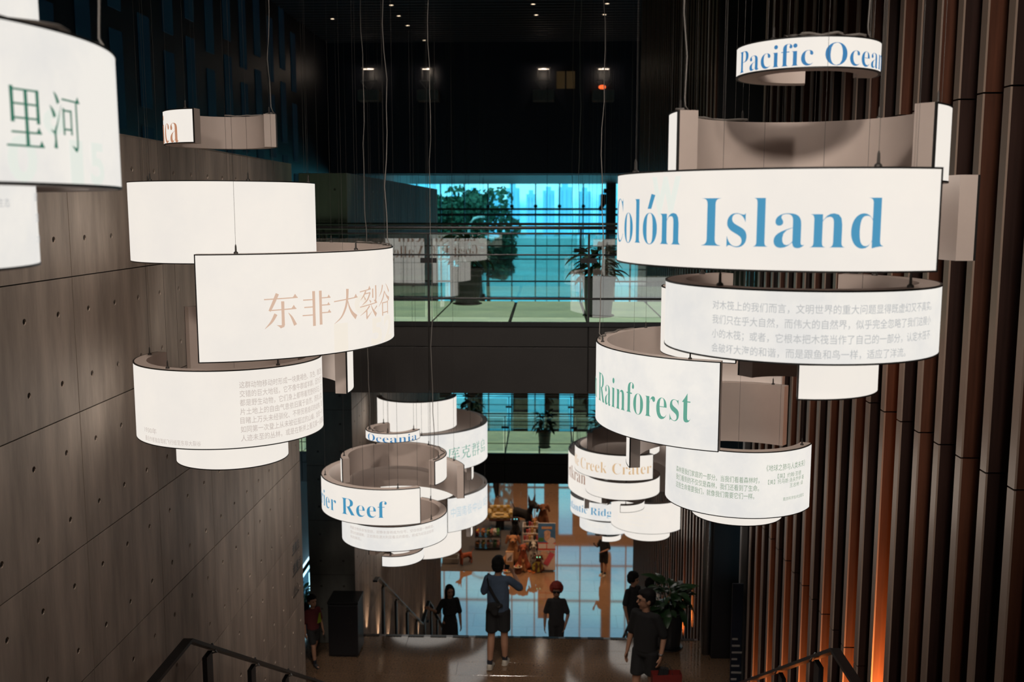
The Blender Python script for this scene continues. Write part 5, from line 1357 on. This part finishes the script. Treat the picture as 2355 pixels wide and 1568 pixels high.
# =================================================================== HIGH LIGHTING FRAMES ON THE DARK WALL
GLOWB = emit('lit amber panel', (.10, .06, .02, 1), .22); REDL = emit('red warning lamp', (1.0, .13, .03, 1), 1.5); LMP = emit('work lamp', (1.0, .80, .62, 1), 3.0)
for i, (px, lab) in enumerate(((848, 'leftmost lit steel frame high on the dark wall'), (984, 'second lit steel frame from the left, with a wide post'), (1250, 'lit steel frame beside dim amber panels'), (1388, 'rightmost lit steel frame, with a red lamp'))):
    Yt = 43.0; z1, z0 = at(px, 157, Yt).z, at(px, 208, Yt).z; zb_ = at(px, 232, Yt).z; x = at(px, 180, Yt).x
    t = thing('lighting_frame', lab, 'steel frame', (x, Yt, zb_), 0, 'lit steel frames on the dark wall')
    H1 = z1 - zb_; H0_ = z0 - zb_
    obj('lamp_bar', bevbox(-.30, .30, -.06, .06, H1 - .03, H1 + .04, .015, 1), STEEL, t); obj('lamp', boxm(-.22, .22, -.04, .04, H1 - .045, H1 - .031), LMP, t)
    for sx_ in (-.24, .24): obj('post', boxm(sx_ - .025, sx_ + .025, -.03, .03, H0_ + .42, H1 - .03), STEEL, t)
    if i == 1: obj('wide_post', boxm(.10, .24, -.08, .02, H0_, H1 - .03), STEEL, t)
    obj('cross_bar', boxm(-.34, .34, -.025, .025, H0_ + .39, H0_ + .43), STEEL, t)
    for sg in (-1, 1):
        bm = bmesh.new(); flatbar(bm, (sg * .34, 0, H0_ + .38), (sg * .05, 0, H0_ + .03), .03, .03); obj('brace', bm, STEEL, t)
    obj('base_bar', boxm(-.42, .42, -.04, .04, H0_, H0_ + .03), STEEL, t); obj('plinth', boxm(-.45, .45, -.2, .55, 0, H0_), CONC_D, t)
    if i == 2:
        for k in range(2): obj('amber_panel', boxm(.55 + k * .42, .90 + k * .42, .2, .24, H0_ + .1, H1 - .1), GLOWB, t)
    if i == 3:
        bm = bmesh.new()
        hull_into(bm, ell((-.05, 0, H0_ + .14), (.16, .08, .09))); obj('red_lamp', mesh_of(bm, 'r', True), REDL, t)
    point('glow', (0, -.12, H1 - .12), 7, (1.0, .8, .62), .05, t)
sc_ = thing('security_camera', 'black camera bracket on the column before the windows', 'camera', at(1392, 440, 56.8))
obj('bracket', bevbox(-.1, .5, -.1, .1, -.1, .15, .02, 1), BLACK, sc_); obj('camera_body', bevbox(-.25, .05, -.2, .2, -.75, -.15, .05), BLACK, sc_)
bm = bmesh.new(); tube(bm, [(-.1, -.1, -.7), (-.3, -.4, -1.0)], .12, 10); obj('lens_tube', bm, BLACK, sc_)

# =================================================================== OUTSIDE
struct('ground', boxm(-400, 400, 60.4, 900, LOW - .4, LOW - .1), mat('outdoor ground', (.50, .60, .60, 1), .9, 0, .3, .05), 'pale ground outside the window wall')
def tree(label, px, py_top, py_mid, Y, rad, seed):
    rnd = random.Random(seed); top = at(px, py_top, Y); x = top.x
    t = thing('tree', label, 'tree', (x, Y, LOW - .1), 0, 'trees outside the windows')
    cz = at(px, py_mid, Y).z - (LOW - .1)
    bm = bmesh.new(); tube(bm, [(0, 0, 0), (.15, 0, cz * .5), (0, 0, cz)], .28, 8, .12); obj('trunk', bm, F_DARK, t)
    lm = bmesh.new()
    cl = [(rnd.uniform(-1, 1) * rad, rnd.uniform(-.6, .6) * rad, cz + rnd.uniform(-1.3, .75) * rad * .62, rnd.uniform(.25, .45) * rad) for _ in range(22)]
    for cx, cy, cz_, r_ in cl:
        for _ in range(120):
            v = Vector((rnd.gauss(0, 1), rnd.gauss(0, 1), rnd.gauss(0, 1))).normalized() * r_ * rnd.uniform(.75, 1.05) + Vector((cx, cy, cz_))
            u = Vector((rnd.uniform(-1, 1), rnd.uniform(-1, 1), rnd.uniform(-1, 1))).normalized(); w_ = u.orthogonal().normalized(); s_ = .26
            lm.faces.new([lm.verts.new(v + a_) for a_ in (u * s_, w_ * s_ * .6, -u * s_, -w_ * s_ * .6)])
    o = obj('crown', lm, mat('tree foliage %d' % seed, (.035, .075, .03, 1), .7, 0, .4, 1.5), t); o['kind'] = 'stuff'
tree('round leafy tree outside the window left of centre', 1100, 446, 500, 84, 3.0, 21)
tree('lower leafy tree outside the window beside the concrete wall', 1035, 462, 505, 80, 2.4, 22)
tree('distant leafy tree outside the window behind the left plant', 1120, 520, 590, 92, 2.2, 23)
TWR = mat('hazy tower facade', (.40, .66, .84, 1), .8, 0, .12, .05)  # pale blue distance haze is mixed into the facade colour
rnd = random.Random(4)
names = ['leftmost', 'second', 'third', 'fourth', 'fifth', 'sixth', 'seventh', 'eighth', 'rightmost']
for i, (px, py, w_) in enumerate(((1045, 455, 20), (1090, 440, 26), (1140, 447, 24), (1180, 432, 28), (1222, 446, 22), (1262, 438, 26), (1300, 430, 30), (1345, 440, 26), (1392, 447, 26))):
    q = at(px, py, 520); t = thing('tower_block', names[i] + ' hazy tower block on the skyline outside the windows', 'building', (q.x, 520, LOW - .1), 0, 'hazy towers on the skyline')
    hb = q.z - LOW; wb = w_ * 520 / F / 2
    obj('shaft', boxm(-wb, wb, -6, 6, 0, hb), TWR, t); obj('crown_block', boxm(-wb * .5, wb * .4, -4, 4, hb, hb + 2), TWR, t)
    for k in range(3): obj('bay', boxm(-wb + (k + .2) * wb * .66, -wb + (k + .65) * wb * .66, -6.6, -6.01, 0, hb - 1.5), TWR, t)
sl_ = thing('street_lamp', 'white curved street lamp in front of the tree outside', 'street lamp', at(1090, 560, 70))
bm = bmesh.new(); z_ = LOW - sl_.location.z
tube(bm, [(-.35, 0, z_), (-.35, 0, .9), (-.25, 0, 1.4), (.0, 0, 1.75), (.35, 0, 1.85)], .08, 8); obj('pole', mesh_of(bm, 'p', True), PLATE, sl_)
obj('lamp_head', bevbox(.30, .75, -.12, .12, 1.80, 1.92, .03), PLATE, sl_)

bpy.data.scenes.remove(WORK)
